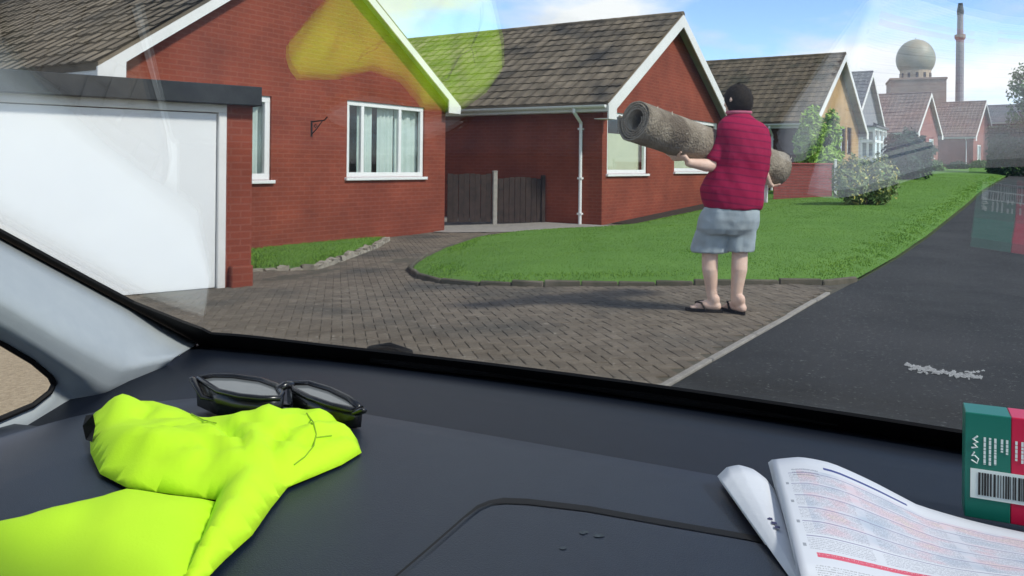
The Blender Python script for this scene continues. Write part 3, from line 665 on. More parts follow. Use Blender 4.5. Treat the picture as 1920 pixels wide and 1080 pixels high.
# low red wall with white post on the far side of the lawn
def low_wall():
    a = at(1450, 371, 22.4); b = at(1560, 369, 22.0); d = Vector((b.x - a.x, b.y - a.y, 0)); L = d.length
    z0 = g(a.x, a.y); r = empty('low_wall', (a.x, a.y, z0), math.atan2(d.y, d.x)); tag(r, 'low pinkish red brick wall behind the man on the lawn', 'wall')
    h = .84
    for i in range(14):
        n = 7; w = L / n
        for j in range(-1, n):
            x0 = max(0, j * w + (w / 2 if i % 2 else 0) + .004); x1 = min(L, (j + 1) * w + (w / 2 if i % 2 else 0) - .004)
            if x1 - x0 > .02:
                b2 = BM(); box(b2, x0, x1, 0, .1, i * .075 + .005, i * .075 + .07, .004); obj('brick', b2, low_m, r)
    bm = BM(); box(bm, .004, L - .004, .006, .094, -.1, 1.05); obj('mortar_core', bm, mortar_m, r)
    bm = BM(); box(bm, -.02, L + .02, -.02, .12, 1.051, 1.095, .008); obj('coping', bm, low_m, r)
    p = empty('post', (b.x + d.x / L * .08, b.y + d.y / L * .08, g(b.x, b.y)), math.atan2(d.y, d.x)); tag(p, 'thin white post at the end of the low red wall', 'post')
    bm = BM(); box(bm, -.03, .03, -.03, .03, -.1, 1.12, .006); obj('shaft', bm, white_m, p); bm = BM(); box(bm, -.04, .04, -.04, .04, 1.121, 1.15, .01); obj('cap', bm, white_m, p)
low_m = M('pink_red_brick', (.46, .13, .12), (.38, .09, .085), 6, .85); mortar_m = M('mortar', (.3, .22, .2))
low_wall()

# ------------------------------------------------------------------ plants
def crown_mesh(bm_V, bm_F, c, r, n, size, seed, lump=.35, hollow=.55):
    rnd = random.Random(seed); off = Vector((seed * 3.1, seed * 1.7, 0)); k = 0; tries = 0
    while k < n and tries < n * 12:
        tries += 1
        v = Vector((rnd.gauss(0, 1), rnd.gauss(0, 1), rnd.gauss(0, 1))).normalized(); rr = rnd.uniform(hollow, 1) ** .6
        lim = 1 + lump * noise.noise(v * 2.2 + off) + lump * .6 * noise.noise(v * 5 + off)
        p = Vector((v.x * r[0], v.y * r[1], v.z * r[2])) * rr * lim
        if noise.noise(p * (1.6 / max(r)) * 2.2 + off) < -.22: continue
        P = c + p; nrm = (v + Vector((rnd.gauss(0, .7), rnd.gauss(0, .7), rnd.gauss(0, .7) + .4))).normalized()
        a = nrm.orthogonal().normalized(); a = Matrix.Rotation(rnd.uniform(0, 6.28), 3, nrm) @ a; b = nrm.cross(a); s = size * rnd.uniform(.6, 1.3); i = len(bm_V)
        bm_V += [P - a * s, P - b * s * .45 + nrm * s * .1, P + a * s, P + b * s * .45 + nrm * s * .1]; bm_F.append((i, i + 1, i + 2, i + 3)); k += 1
def plant(name, label, cat, base, lobes, n, size, mat, trunk_h, seed, trunk_r=.05, group=None, flowers=None):
    r = empty(name, base); tag(r, label, cat, group)
    V = []; F = []; tot = sum(l[1][0] * l[1][2] for l in lobes)
    for i, (c, rad) in enumerate(lobes): crown_mesh(V, F, Vector(c), rad, int(n * rad[0] * rad[2] / tot), size, seed + i)
    me = bpy.data.meshes.new('crown'); me.from_pydata(V, [], F); me.materials.append(mat); inst('crown', me, r)
    bm = BM(); rnd = random.Random(seed)
    tube(bm, [(0, 0, -.1), (.02, 0, trunk_h * .5), (0, .03, trunk_h)], [trunk_r, trunk_r * .8, trunk_r * .6], 8, caps=False)
    for c, rad in lobes:
        c = Vector(c)
        for _ in range(3): tube(bm, [(0, 0, trunk_h * .6), c * .6 + Vector((rnd.gauss(0, .1), rnd.gauss(0, .1), trunk_h * .25)), c + Vector((rnd.gauss(0, .4) * rad[0], rnd.gauss(0, .4) * rad[1], rad[2] * .3))], [trunk_r * .6, trunk_r * .35, trunk_r * .15], 6, caps=False)
    obj('trunk', bm, bark_m, r, True)
    if flowers:
        V = []; F = []
        for i, (c, rad) in enumerate(lobes): crown_mesh(V, F, Vector(c), [q * 1.04 for q in rad], flowers[0] // len(lobes), flowers[1], seed + 50 + i, hollow=.9)
        me = bpy.data.meshes.new('blossom'); me.from_pydata(V, [], F); me.materials.append(flowers[2]); inst('blossom', me, r)
    return r
def shrub_at(name, label, cat, u, v_top, v_base, w_px, Y, n, size, mat, seed, lob=1, **kw):
    p = at(u, v_base, Y); p.z = min(g(p.x, p.y), p.z + .1); top = at(u, v_top, Y).z; h = top - p.z; w = w_px / 2 / FPX * Y
    if lob == 1: L = [((0, 0, h * .52), (w, w * .9, h * .46))]
    else:
        L = []; rnd = random.Random(seed)
        for i in range(lob): a = (i + .5) / lob * 2 - 1; L.append(((a * w * .7, rnd.uniform(-.3, .3) * w, h * (.48 + rnd.uniform(-.08, .12))), (w * .5, w * .5, h * .42)))
    return plant(name, label, cat, p, L, n, size, mat, h * .35, seed, **kw)
shrub_at('tall_shrub', 'tall bright green conical shrub in front of the buff house', 'shrub', 1535, 205, 352, 84, 24.6, 9000, .075, leaf['bright'], 3)
shrub_at('flowering_shrub', 'pale green flowering shrub with yellow blooms beside the lawn', 'shrub', 1622, 286, 372, 118, 19.0, 3600, .06, leaf['grey'], 11, lob=3, flowers=(800, .045, leaf['yellow']))
shrub_at('round_bush', 'large dark round bush in front of the rosy brick house', 'bush', 1702, 246, 338, 88, 30, 4200, .09, leaf['blue'], 21)
for i, (u, vt, vb, w, Y, mt, lb) in enumerate(((1752, 300, 333, 34, 38, 'mid', 'small green shrub at the foot of the rosy house wall'), (1795, 302, 330, 40, 42, 'dark', 'low dark shrub below the white downpipe'), (1838, 300, 328, 40, 45, 'mid', 'low green shrub left of the tall dark hedge'), (1568, 300, 350, 30, 24, 'grey', 'grey green shrub squeezed beside the white post'))):
    shrub_at('low_shrub', lb, 'shrub', u, vt, vb, w, Y, 1100, .07, leaf[mt], 31 + i, group='shrubs along the front gardens')
def hedge():
    a = at(1862, 330, 36); z0 = g(a.x, a.y) - .1; top = at(1880, 238, 36).z; b = at(1990, 330, 34)
    r = empty('hedge', (a.x, a.y, z0)); tag(r, 'tall dark clipped hedge at the right edge', 'hedge')
    V = []; F = []; rnd = random.Random(4); d = Vector((b.x - a.x, b.y - a.y, 0)); L = d.length; d.normalize(); q = Vector((-d.y, d.x, 0)); h = top - z0
    for _ in range(7000):
        f = rnd.random(); k = rnd.random() * L; w = rnd.uniform(-.6, .6)
        if f < .55: w = -.6 + abs(rnd.gauss(0, .08)); z = rnd.uniform(0, h)
        elif f < .75: z = h - abs(rnd.gauss(0, .08))
        elif f < .9: k = abs(rnd.gauss(0, .1)); z = rnd.uniform(0, h)
        else: z = rnd.uniform(0, h)
        P = d * k + q * w + Vector((rnd.gauss(0, .06), rnd.gauss(0, .06), z + .12 * noise.noise(Vector((k * 1.3, w, 0))))); n = Vector((rnd.gauss(0, 1), rnd.gauss(0, 1), rnd.gauss(.6, 1))).normalized(); x = n.orthogonal().normalized(); y = n.cross(x); s = .09 * rnd.uniform(.6, 1.2); i = len(V)
        V += [P - x * s, P - y * s * .5, P + x * s, P + y * s * .5]; F.append((i, i + 1, i + 2, i + 3))
    me = bpy.data.meshes.new('foliage'); me.from_pydata(V, [], F); me.materials.append(leaf['dark']); inst('foliage', me, r)
    bm = BM()
    for k in range(5): tube(bm, [d * (L * (k + .5) / 5) + Vector((0, 0, -.1)), d * (L * (k + .5) / 5) + Vector((.05, 0, h * .8))], [.06, .03], 6)
    obj('stems', bm, bark_m, r)
hedge()
def tree(u, v_base, v_top, w_px, Y, label, seed, mat):
    p = at(u, v_base, Y); p.z = g(p.x, p.y); H = at(u, v_top, Y).z - p.z; w = w_px / 2 / FPX * Y; rnd = random.Random(seed)
    L = [((rnd.uniform(-.5, .5) * w, rnd.uniform(-.5, .5) * w, H * rnd.uniform(.45, .85)), (w * .48, w * .48, H * .16)) for _ in range(8)] + [((0, 0, H * .86), (w * .4, w * .4, H * .14))]
    plant('tree', label, 'tree', p, L, 5200, .16, mat, H * .4, seed, trunk_r=.22)
tree(1945, 320, 118, 110, 70, 'loose leafy green tree cut by the right edge', 5, leaf['mid'])

# ------------------------------------------------------------------ dome building and slender tower far off
def domed():
    Y = 140; c = at(1716, 172, Y); gz = 1.36
    r = empty('domed_building', (c.x, c.y, gz), R(-20)); tag(r, 'distant brick building with green and tan dome above the roofs', 'building')
    rad = 34 / FPX * Y; zc = at(1716, 112, Y).z - gz; z_par = at(1716, 150, Y).z - gz; z_drum = zc - rad * .72
    dm = M('dome_copper', (.17, .23, .20), (.33, .27, .18), .16, .5, spec=.4)
    bm = BM(); w = 46 / FPX * Y; box(bm, -w, w, -w, w, -.5, z_par - .4, .0); obj('wall', bm, stone_d, r)
    bm = BM(); box(bm, -w - .15, w + .15, -w - .15, w + .15, z_par - .399, z_par, .05); par = obj('parapet', bm, stone_d, r)
    bm = BM(); tube(bm, [(0, 0, z_par), (0, 0, z_drum + .3)], [rad * .78, rad * .78], 24, caps=False); obj('drum', bm, stone_d2, r, False)
    for k in range(12):
        a = k * math.pi / 6; bm = BM(); box(bm, -.22, .22, -.06, .06, z_par + .25, z_drum - .15, .02, Matrix.Rotation(a, 4, 'Z') @ Matrix.Translation((0, -rad * .78, 0))); obj('window', bm, dark_m, r)
    bm = BM(); rings = []
    for i in range(17):
        a = -.80 + (math.pi / 2 + .78) * i / 16; rr = rad * math.cos(a); zz = zc + rad * math.sin(a) * (1.12 if a > 0 else 1)
        rings.append([(rr * math.cos(q * math.pi / 16), rr * math.sin(q * math.pi / 16), zz) for q in range(32)])
    loft(bm, rings); dome = obj('dome', bm, dm, r, True)
    bm = BM(); tube(bm, [(0, 0, zc + rad * 1.1), (0, 0, zc + rad * 1.2)], [.1, .04], 8); obj('finial', bm, dm, dome)
    p = at(1799, 185, Y); t = empty('slender_tower', (p.x, p.y, gz)); tag(t, 'tall slender grey tower with gallery far behind the roofs', 'tower')
    ztop = at(1799, 6, Y).z - gz; zb = at(1799, 75, Y).z - gz
    bm = BM(); tube(bm, [(0, 0, -.5), (0, 0, zb)], [.68, .62], 12, caps=False); obj('shaft', bm, tower_m, t)
    bm = BM(); tube(bm, [(0, 0, zb + .002), (0, 0, zb + .35), (0, 0, zb + .9)], [.66, .86, .86], 12, caps=False); obj('gallery', bm, stone_d, t)
    bm = BM(); tube(bm, [(0, 0, zb + .902), (0, 0, ztop - 2)], [.5, .46], 12, caps=False); obj('upper_shaft', bm, tower_m, t)
    bm = BM(); tube(bm, [(0, 0, ztop - 2), (0, 0, ztop - 1.5), (0, 0, ztop - .6), (0, 0, ztop)], [.5, .56, .42, .36], 12, caps=False); obj('cap', bm, dark_d, t)
stone_d = M('far_brick', (.24, .17, .14), (.3, .22, .17), 1, .9); stone_d2 = M('far_stone', (.42, .34, .24), (.34, .27, .19), 1, .9); tower_m = M('tower_render', (.21, .20, .22), (.26, .25, .27), .6, .8); dark_d = M('lead_cap', (.08, .09, .10))
domed()

# ------------------------------------------------------------------ the man and the carpet roll
MY = 6.52
MB = Vector((at(1352, 585, MY).x, MY, 0)); MB.z = g(MB.x, MB.y)
def mp(u, v, dy=0.0): return at(u, v, MY + dy) - MB
skin_m = M('skin', (.80, .58, .46), (.72, .48, .37), 14, .55, .05, 90, .35, coord='obj')
hair_m = M('dark_hair', (.016, .012, .009), (.034, .025, .018), 60, .85, .6, 160, coord='obj')
denim_m = M('pale_grey_denim', (.44, .50, .53), (.34, .40, .43), 9, .85, .25, 70, .2, coord='obj', c3=(.36, .40, .41), s3=5)
sole_m = M('dark_sandal', (.012, .010, .009), (.022, .017, .015), 14, .8)
def shirt_mat():
    m, nt, N, L, P = new_mat('striped_shirt'); P.inputs['Roughness'].default_value = .85; P.inputs['Specular IOR Level'].default_value = .15
    tc = N.new('ShaderNodeTexCoord'); sp = N.new('ShaderNodeSeparateXYZ'); L.new(tc.outputs['Object'], sp.inputs[0])
    no = N.new('ShaderNodeTexNoise'); no.inputs['Scale'].default_value = 5; L.new(tc.outputs['Object'], no.inputs['Vector'])
    w = N.new('ShaderNodeMath'); w.operation = 'MULTIPLY_ADD'; w.inputs[1].default_value = .012; L.new(no.outputs['Fac'], w.inputs[0]); L.new(sp.outputs[2], w.inputs[2])
    a = N.new('ShaderNodeMath'); a.operation = 'MULTIPLY_ADD'; a.inputs[1].default_value = .12; L.new(sp.outputs[0], a.inputs[0]); L.new(w.outputs[0], a.inputs[2])
    k = N.new('ShaderNodeMath'); k.operation = 'MULTIPLY'; k.inputs[1].default_value = 1 / .056; L.new(a.outputs[0], k.inputs[0])
    f = N.new('ShaderNodeMath'); f.operation = 'FRACT'; L.new(k.outputs[0], f.inputs[0])
    r = N.new('ShaderNodeValToRGB'); e = r.color_ramp.elements
    e[0].position = 0; e[0].color = (.33, .014, .062, 1); e[1].position = .70; e[1].color = (.33, .014, .062, 1)
    x = e.new(.78); x.color = (.20, .013, .054, 1); x = e.new(.90); x.color = (.20, .013, .054, 1); x = e.new(.97); x.color = (.33, .014, .062, 1)
    L.new(f.outputs[0], r.inputs[0]); L.new(r.outputs[0], P.inputs['Base Color'])
    nb = N.new('ShaderNodeTexNoise'); nb.inputs['Scale'].default_value = 9; nb.inputs['Detail'].default_value = 4; L.new(tc.outputs['Object'], nb.inputs['Vector'])
    bp = N.new('ShaderNodeBump'); bp.inputs['Strength'].default_value = .35; bp.inputs['Distance'].default_value = .02; L.new(nb.outputs['Fac'], bp.inputs['Height']); L.new(bp.outputs[0], P.inputs['Normal'])
    return m
shirt_m = shirt_mat()
def ell(cu_l, cu_r, v, hd, dyc, n=28, pw=2.3):
    a = mp(cu_l, v, dyc); b = mp(cu_r, v, dyc); c = (a + b) / 2; hw = (b.x - a.x) / 2; out = []
    for i in range(n):
        t = 2 * math.pi * i / n; ct, s_ = math.cos(t), math.sin(t)
        out.append(c + Vector((math.copysign(abs(ct) ** (2 / pw), ct) * hw, math.copysign(abs(s_) ** (2 / pw), s_) * hd, 0)))
    return out
def man():
    r = empty('person', MB); tag(r, 'man in crimson striped polo shirt and pale shorts carrying a carpet roll', 'person')
    FX = Vector((-.6, .8, 0)); SX = Vector((.8, .6, 0))      # where he faces, and his right
    # body: one continuous skin surface
    bm = BM()
    HC = mp(1384, 190, -.05)
    rings = []
    for i in range(15):
        a = -math.pi / 2 + math.pi * i / 14; z = math.sin(a) * .125; rr = math.cos(a); ry = .105 * rr; rx = .088 * rr
        jaw = 0 if z > -.02 else (-.02 - z) * .25
        rings.append([HC + FX * (math.cos(t) * ry + jaw) + SX * (math.sin(t) * rx * (1 - max(0, -z - .03) * 1.8)) + Vector((0, 0, z)) for t in [2 * math.pi * q / 20 for q in range(20)]])
    rings[0] = [HC + Vector((0, 0, -.125)) + (p - rings[0][0]) + FX * .02 + FX * math.cos(q * .314) * .012 + SX * math.sin(q * .314) * .012 for q, p in enumerate(rings[0])]
    rings[-1] = [HC + Vector((0, 0, .125)) + FX * math.cos(q * .314) * .012 + SX * math.sin(q * .314) * .012 for q in range(20)]
    loft(bm, rings)
    tube(bm, [HC + FX * .10 + Vector((0, 0, .015)), HC + FX * .122 + Vector((0, 0, -.02)), HC + FX * .118 + Vector((0, 0, -.03))], [.010, .016, .014], 8)    # nose
    tube(bm, [HC + FX * .094 + Vector((0, 0, .03)) - SX * .045, HC + FX * .105 + Vector((0, 0, .034)), HC + FX * .094 + Vector((0, 0, .03)) + SX * .045], [.011, .013, .011], 8)  # brow
    tube(bm, [HC + FX * .098 + Vector((0, 0, -.066)) - SX * .024, HC + FX * .106 + Vector((0, 0, -.066)), HC + FX * .098 + Vector((0, 0, -.066)) + SX * .024], [.007, .009, .007], 8)  # mouth
    for sg in (-1, 1): tube(bm, [HC + SX * sg * .086 + Vector((0, 0, -.03)), HC + SX * sg * .096 - FX * .012 + Vector((0, 0, .005)), HC + SX * sg * .09 - FX * .008 + Vector((0, 0, .03))], [.013, .018, .012], 8)
    tube(bm, [mp(1386, 196, -.06), mp(1387, 214, -.08), mp(1388, 232, -.09)], [.058, .062, .075], 14)
    loft(bm, [ell(1352, 1428, 236, .09, -.09), ell(1350, 1434, 262, .12, -.1), ell(1348, 1432, 310, .13, -.09), ell(1330, 1424, 350, .15, -.08), ell(1328, 1418, 395, .14, -.06)])
    # legs
    for pts, rad in (([(1347, 395, -.05), (1336, 440, -.02), (1331, 474, 0), (1331, 505, -.02), (1334, 540, 0), (1337, 566, .0)], [.105, .085, .064, .062, .047, .040]),
                     ([(1396, 395, -.05), (1390, 440, -.06), (1387, 474, -.06), (1386, 505, -.08), (1382, 540, -.07), (1380, 566, -.06)], [.10, .082, .062, .062, .047, .040])):
        tube(bm, [mp(*p) for p in pts], rad, 16)
    feet = []
    for (hu, tu, dy0, dy1) in ((1345, 1300, -.02, .06), (1392, 1360, -.1, .10)):
        h = mp(hu, 575, dy0); t = mp(tu, 578, dy1); h.z = .05; t.z = .04; d = (t - h).normalized(); feet.append((h, t, d)); sd_ = Vector((-d.y, d.x, 0))
        tube(bm, [h + Vector((0, 0, .005)), h + (t - h) * .45 + Vector((0, 0, .012)), h + (t - h) * .8], [.036, .040, .034], 12)
        tube(bm, [mp(hu - 4, 560, dy0), h + d * .03 + Vector((0, 0, .02))], [.04, .038], 12)
        for k, (o, l) in enumerate(((-.028, .030), (-.010, .026), (.005, .022), (.018, .016), (.030, .010))):
            b = h + (t - h) * .85 + sd_ * o; b.z = .034; e = b + d * (l + .025); e.z = .03; tube(bm, [b, e], [.012, .009 if k else .012], 8)
    # left arm under the roll
    LE = mp(1340, 312, -.12); LW = mp(1291, 305, -.20); LS = mp(1368, 245, -.1)
    tube(bm, [LS, (LS + LE) / 2, LE], [.062, .056, .047], 14); tube(bm, [LE, LE + (LW - LE) * .35, LW], [.047, .05, .033], 14)
    RS = mp(1424, 248, -.02); RE = mp(1424, 312, .16); RW = mp(1440, 342, .42)
    tube(bm, [RS, (RS + RE) / 2, RE], [.062, .055, .046], 14); tube(bm, [RE, RE + (RW - RE) * .35, RW], [.046, .046, .032], 14)
    # hands: palm, four fingers curling up the far side of the roll, thumb on the near side
    A0, A1, RR = roll_axis()
    ax = (A1 - A0).normalized()
    def hand(W, along):                                   # W wrist, along: which way the fingers sit along the roll
        k = (W - A0).dot(ax); c = A0 + ax * (k + along * .06); rad = RR + .014
        up = Vector((0, 0, 1)); up = (up - ax * up.dot(ax)).normalized(); far = ax.cross(up)
        if far.y < 0: far = -far
        P = lambda ang, kk, q=rad: c + ax * kk + (up * -math.cos(ang) + far * math.sin(ang)) * q
        tube(bm, [W, P(-.35, -along * .02, RR + .022), P(.15, 0, RR + .02)], [.032, .036, .038], 12, flat=(1.0, .62))
        for i in range(4):
            o = (i - 1.5) * .021; l = (.42, .5, .47, .36)[i]
            tube(bm, [P(.1, o), P(.12 + l * .45, o * 1.1), P(.12 + l * .8, o * 1.15), P(.12 + l * 1.15, o * 1.15)], [.0105, .010, .0095, .008], 8)
        tube(bm, [P(-.2, along * .035), P(-.38, along * .06), P(-.55, along * .07)], [.013, .0115, .009], 8)
    hand(LW, -1); hand(RW, 1)
    body = evaluated('body', bm, [('REMESH', dict(mode='VOXEL', voxel_size=.0065)), ('SMOOTH', dict(factor=.5, iterations=4))], skin_m, r)
    # hair
    bm = BM(); n1, n2 = 16, 28
    rows = []
    for i in range(n1 + 1):
        a = -.62 + (math.pi / 2 + .61) * i / n1; row = []
        for q in range(n2):
            t = 2 * math.pi * q / n2; aa = max(a, .30 if math.cos(t) > .6 else (-.05 if math.cos(t) > .35 else -.62))
            d = FX * math.cos(t) * .118 * math.cos(aa) + SX * math.sin(t) * .106 * math.cos(aa) + Vector((0, 0, .136 * math.sin(aa)))
            d *= 1 + .035 * noise.noise(d * 38) + .02 * noise.noise(d * 90); row.append(HC + d)
        rows.append(row)
    loft(bm, rows); rnd = random.Random(9)
    for _ in range(2600):                                 # short strands that break the outline
        i = rnd.randint(0, n1 - 1); q = rnd.randint(0, n2 - 1); p = rows[i][q] + (rows[i + 1][q] - rows[i][q]) * rnd.random() + (rows[i][(q + 1) % n2] - rows[i][q]) * rnd.random()
        o = (p - HC).normalized(); d = (o * rnd.uniform(.3, .9) + Vector((rnd.gauss(0, .4), rnd.gauss(0, .4), rnd.gauss(-.3, .4)))).normalized() * rnd.uniform(.006, .016); w = o.orthogonal().normalized() * .0016
        bm.faces.new([bm.verts.new(p - w), bm.verts.new(p + w), bm.verts.new(p + d)])
    obj('hair', bm, hair_m, r, True, recalc=False)
    # shirt
    bm = BM()
    loft(bm, [ell(*q) for q in ((1368, 1404, 214, .07, -.075), (1358, 1414, 221, .09, -.08), (1348, 1428, 230, .115, -.09), (1344, 1438, 243, .14, -.1), (1344, 1442, 264, .158, -.1), (1343, 1442, 290, .168, -.1), (1335, 1440, 315, .172, -.09),
                                (1322, 1435, 335, .18, -.08), (1316, 1430, 355, .187, -.08), (1319, 1428, 375, .185, -.08), (1325, 1424, 391, .178, -.08))])
    tube(bm, [mp(1378, 238, -.09), mp(1362, 262, -.1), mp(1349, 285, -.11), mp(1341, 303, -.115)], [.074, .079, .076, .074], 18, caps=False)
    tube(bm, [mp(1416, 243, -.05), mp(1428, 268, .02), mp(1430, 292, .08)], [.075, .072, .07], 18, caps=False)
    sh = evaluated('shirt', bm, [('REMESH', dict(mode='VOXEL', voxel_size=.009)), ('SMOOTH', dict(factor=.5, iterations=5))], shirt_m, r)
    nrm = [v.normal.copy() for v in sh.data.vertices]
    for v, n in zip(sh.data.vertices, nrm):               # creases of the loose cloth
        c = v.co; w = noise.noise(Vector((c.x * 9 + c.z * 3, c.y * 7, c.z * 4 - c.x * 3))) * .012 + noise.noise(Vector((c.x * 17 + c.z * 6, c.y * 15, c.z * 7))) * .004
        v.co = c + n * (w + .004)
    bm = BM(); tube(bm, [Vector(p) for p in ell(1364, 1406, 212, .068, -.07, 20) + [ell(1364, 1406, 212, .068, -.07, 20)[0]]], .012, 8, flat=(1, 1.5)); obj('collar', bm, M('pink_collar', (.50, .16, .22), (.42, .10, .17), 12, .85), r, True)
    # shorts
    bm = BM()
    loft(bm, [ell(*q) for q in ((1328, 1421, 380, .165, -.08), (1318, 1423, 396, .172, -.08), (1310, 1423, 412, .172, -.07), (1306, 1420, 428, .16, -.06), (1312, 1412, 438, .13, -.06))])
    loft(bm, [ell(*q) for q in ((1312, 1366, 415, .13, -.04), (1303, 1367, 440, .125, -.02), (1297, 1366, 462, .118, .0), (1296, 1366, 473, .115, .0))])
    loft(bm, [ell(*q) for q in ((1366, 1420, 415, .13, -.07), (1364, 1416, 440, .118, -.06), (1362, 1413, 462, .108, -.06), (1362, 1412, 471, .105, -.06))])
    so = evaluated('shorts', bm, [('REMESH', dict(mode='VOXEL', voxel_size=.009)), ('SMOOTH', dict(factor=.5, iterations=3))], denim_m, r)
    nrm = [v.normal.copy() for v in so.data.vertices]
    for v, n in zip(so.data.vertices, nrm):
        c = v.co; v.co = c + n * (noise.noise(Vector((c.x * 14, c.y * 8, c.z * 5))) * .010 + noise.noise(Vector((c.x * 22, c.y * 18, c.z * 16))) * .005)
    # sandals
    for h, t, d in feet:
        sd_ = Vector((-d.y, d.x, 0)); bm = BM(); a = []; 
        for q in range(20):
            w = 2 * math.pi * q / 20; e = math.cos(w); m = (h + t) / 2; pt = m + d * (e * .15 + .012) + sd_ * math.sin(w) * (.048 + .008 * e); pt.z = .003; a.append(pt)
        prism(bm, a, (0, 0, .024)); s_o = obj('sandal', bm, sole_m, r)
        bm = BM(); f = t - d * .02; f.z = .062
        tube(bm, [h + (t - h) * .45 + sd_ * .046 + Vector((0, 0, -.02)), h + (t - h) * .62 + sd_ * .03 + Vector((0, 0, .03)), f, h + (t - h) * .62 - sd_ * .03 + Vector((0, 0, .03)), h + (t - h) * .45 - sd_ * .046 + Vector((0, 0, -.02))], .012, 8, flat=(1.6, .6)); obj('strap', bm, sole_m, s_o)
    # white cloth hanging from his far hand
    c = mp(1438, 352, .40); w = empty('white_cloth', MB + c); tag(w, "scrap of white cloth hanging below the carpet roll at the man's hip", 'cloth')
    bm = BM(); G = []
    for j in range(9):
        G.append([bm.verts.new(((i / 6 - .5) * .09 * (.6 + .4 * j / 8) - .03, .02 * math.sin(i * 1.7 + j * .4), .05 - j * .022)) for i in range(7)])
    for j in range(8):
        for i in range(6): bm.faces.new([G[j][i], G[j][i + 1], G[j + 1][i + 1], G[j + 1][i]])
    evaluated('fabric', bm, [('SOLIDIFY', dict(thickness=.004)), ('SUBSURF', dict(levels=1))], white_m, w)
def roll_axis(): return at(1190, 225, 6.05) - MB, at(1457, 316, 7.12) - MB, .158
def carpet():
    A0, A1, RR = roll_axis(); base = MB; r = empty('carpet_roll', base + (A0 + A1) / 2 - Vector((0, 0, RR))); off = base - Vector(r.location)
    tag(r, 'rolled up grey beige carpet with dark hollow end carried by the man', 'carpet')
    ax = (A1 - A0); Ln = ax.length; ax.normalize(); up = Vector((0, 0, 1)); up = (up - ax * up.dot(ax)).normalized(); sd_ = ax.cross(up)
    bm = BM(); turns, seg = 4.6, 30; n = int(turns * seg); nl = 26; th = .0125
    pr = []
    for i in range(n + 1):
        t = 2 * math.pi * i / seg + 1.2; rad = .078 + (RR - .078) * i / n
        if i > n - 8: rad += .0035 * (i - (n - 8))           # loose outer edge
        pr.append((t, rad))
    def pt(i, rad, k):
        t, _ = pr[i]; s = k / nl * Ln; sag = .012 * math.sin(math.pi * k / nl)
        ex = .006 * noise.noise(Vector((t * 1.2, s * 4, 0))) + .004 * noise.noise(Vector((t * 5, s * 14, 3)))
        e = .012 * noise.noise(Vector((t * .8, k * 0.0, 7))) if k in (0, nl) else 0
        return A0 + off + ax * (s + e) + (up * math.cos(t) + sd_ * math.sin(t)) * (rad + ex) * (1 + .03 * math.sin(2 * t + .6)) - Vector((0, 0, sag))
    O = [[bm.verts.new(pt(i, pr[i][1], k)) for k in range(nl + 1)] for i in range(n + 1)]
    I = [[bm.verts.new(pt(i, pr[i][1] - th, k)) for k in range(nl + 1)] for i in range(n + 1)]
    for i in range(n):
        for k in range(nl):
            bm.faces.new([O[i][k], O[i + 1][k], O[i + 1][k + 1], O[i][k + 1]]); bm.faces.new([I[i][k], I[i][k + 1], I[i + 1][k + 1], I[i + 1][k]])
        bm.faces.new([O[i][0], I[i][0], I[i + 1][0], O[i + 1][0]]); bm.faces.new([O[i][nl], O[i + 1][nl], I[i + 1][nl], I[i][nl]])
    for i in (0, n):
        for k in range(nl): bm.faces.new([O[i][k], O[i][k + 1], I[i][k + 1], I[i][k]])
    obj('rolled_sheet', bm, M('carpet_backing', (.24, .20, .15), (.36, .31, .24), 9, .95, .9, 55, .1, c3=(.15, .12, .09), s3=4, dist=.02, coord='obj'), r, True)
    bm = BM(); rnd = random.Random(8)                        # loose tufts and torn backing on the upper edge
    for _ in range(70):
        i = n - rnd.randint(0, 26); k = rnd.randint(0, nl); p = pt(i, pr[i][1], k); d = (up * rnd.uniform(.3, 1) + ax * rnd.gauss(0, .5) + sd_ * rnd.gauss(0, .4)) * rnd.uniform(.012, .034); w = ax * rnd.uniform(.004, .014)
        bm.faces.new([bm.verts.new(p - w), bm.verts.new(p + w), bm.verts.new(p + d + w * .4), bm.verts.new(p + d - w * .3)])
    tag(obj('frayed_edge', bm, M('pale_fibre', (.5, .45, .36), (.36, .31, .24), 20, .95), r), kind='stuff')
man(); carpet()

# ------------------------------------------------------------------ the car round the camera
CG = 0.15; CH = CAMZ - CG
_r = lambda u, v, z: ray(u, v) * (z / ray(u, v).z)
DZ = -.28
DB = -.322                                               # the screen's foot lies lower than the crown of the dash
_A = _r(384, 641, DB); _B = _r(1800, 838, DB)
LC = Vector((_B.x - _A.x, _B.y - _A.y, 0)).normalized(); FC = Vector((-LC.y, LC.x, 0))
car = empty('car', (0, 0, CG), math.atan2(LC.y, LC.x)); tag(car, 'car cabin seen from a front seat with dark dashboard and windscreen', 'car')
def loc(p): return Vector((p.dot(LC), p.dot(FC), p.z + CH))
def dpx(u, v, z=DZ): return loc(_r(u, v, z))              # point on a level plane of the cabin
def lpx(u, v, lat): q = ray(u, v); return loc(q * (lat / q.dot(LC)))   # point on an upright plane beside the seat
def fpx(u, v, fwd): q = ray(u, v); return loc(q * (fwd / q.dot(FC)))
LA, LB = loc(_A), loc(_B)
RAKE = R(34.5); XC = -.33; BOW = .105; XB = -.47
def base_y(x): return LA.y + BOW * ((LA.x - XB) ** 2 - (x - XB) ** 2)
def glass_pt(x, z): # z relative to camera
    h = z - DB; return Vector((x, base_y(x) - h / math.tan(RAKE) , z + CH))
def left_edge(z): return LA.x + (z - DB) * EDGE_K
def hit_glass(u, v):
    q = ray(u, v); k = .2
    while k < 3:
        p = loc(q * k)
        if p.y > base_y(p.x) - (p.z - CH - DB) / math.tan(RAKE): return p
        k += .001
    return p
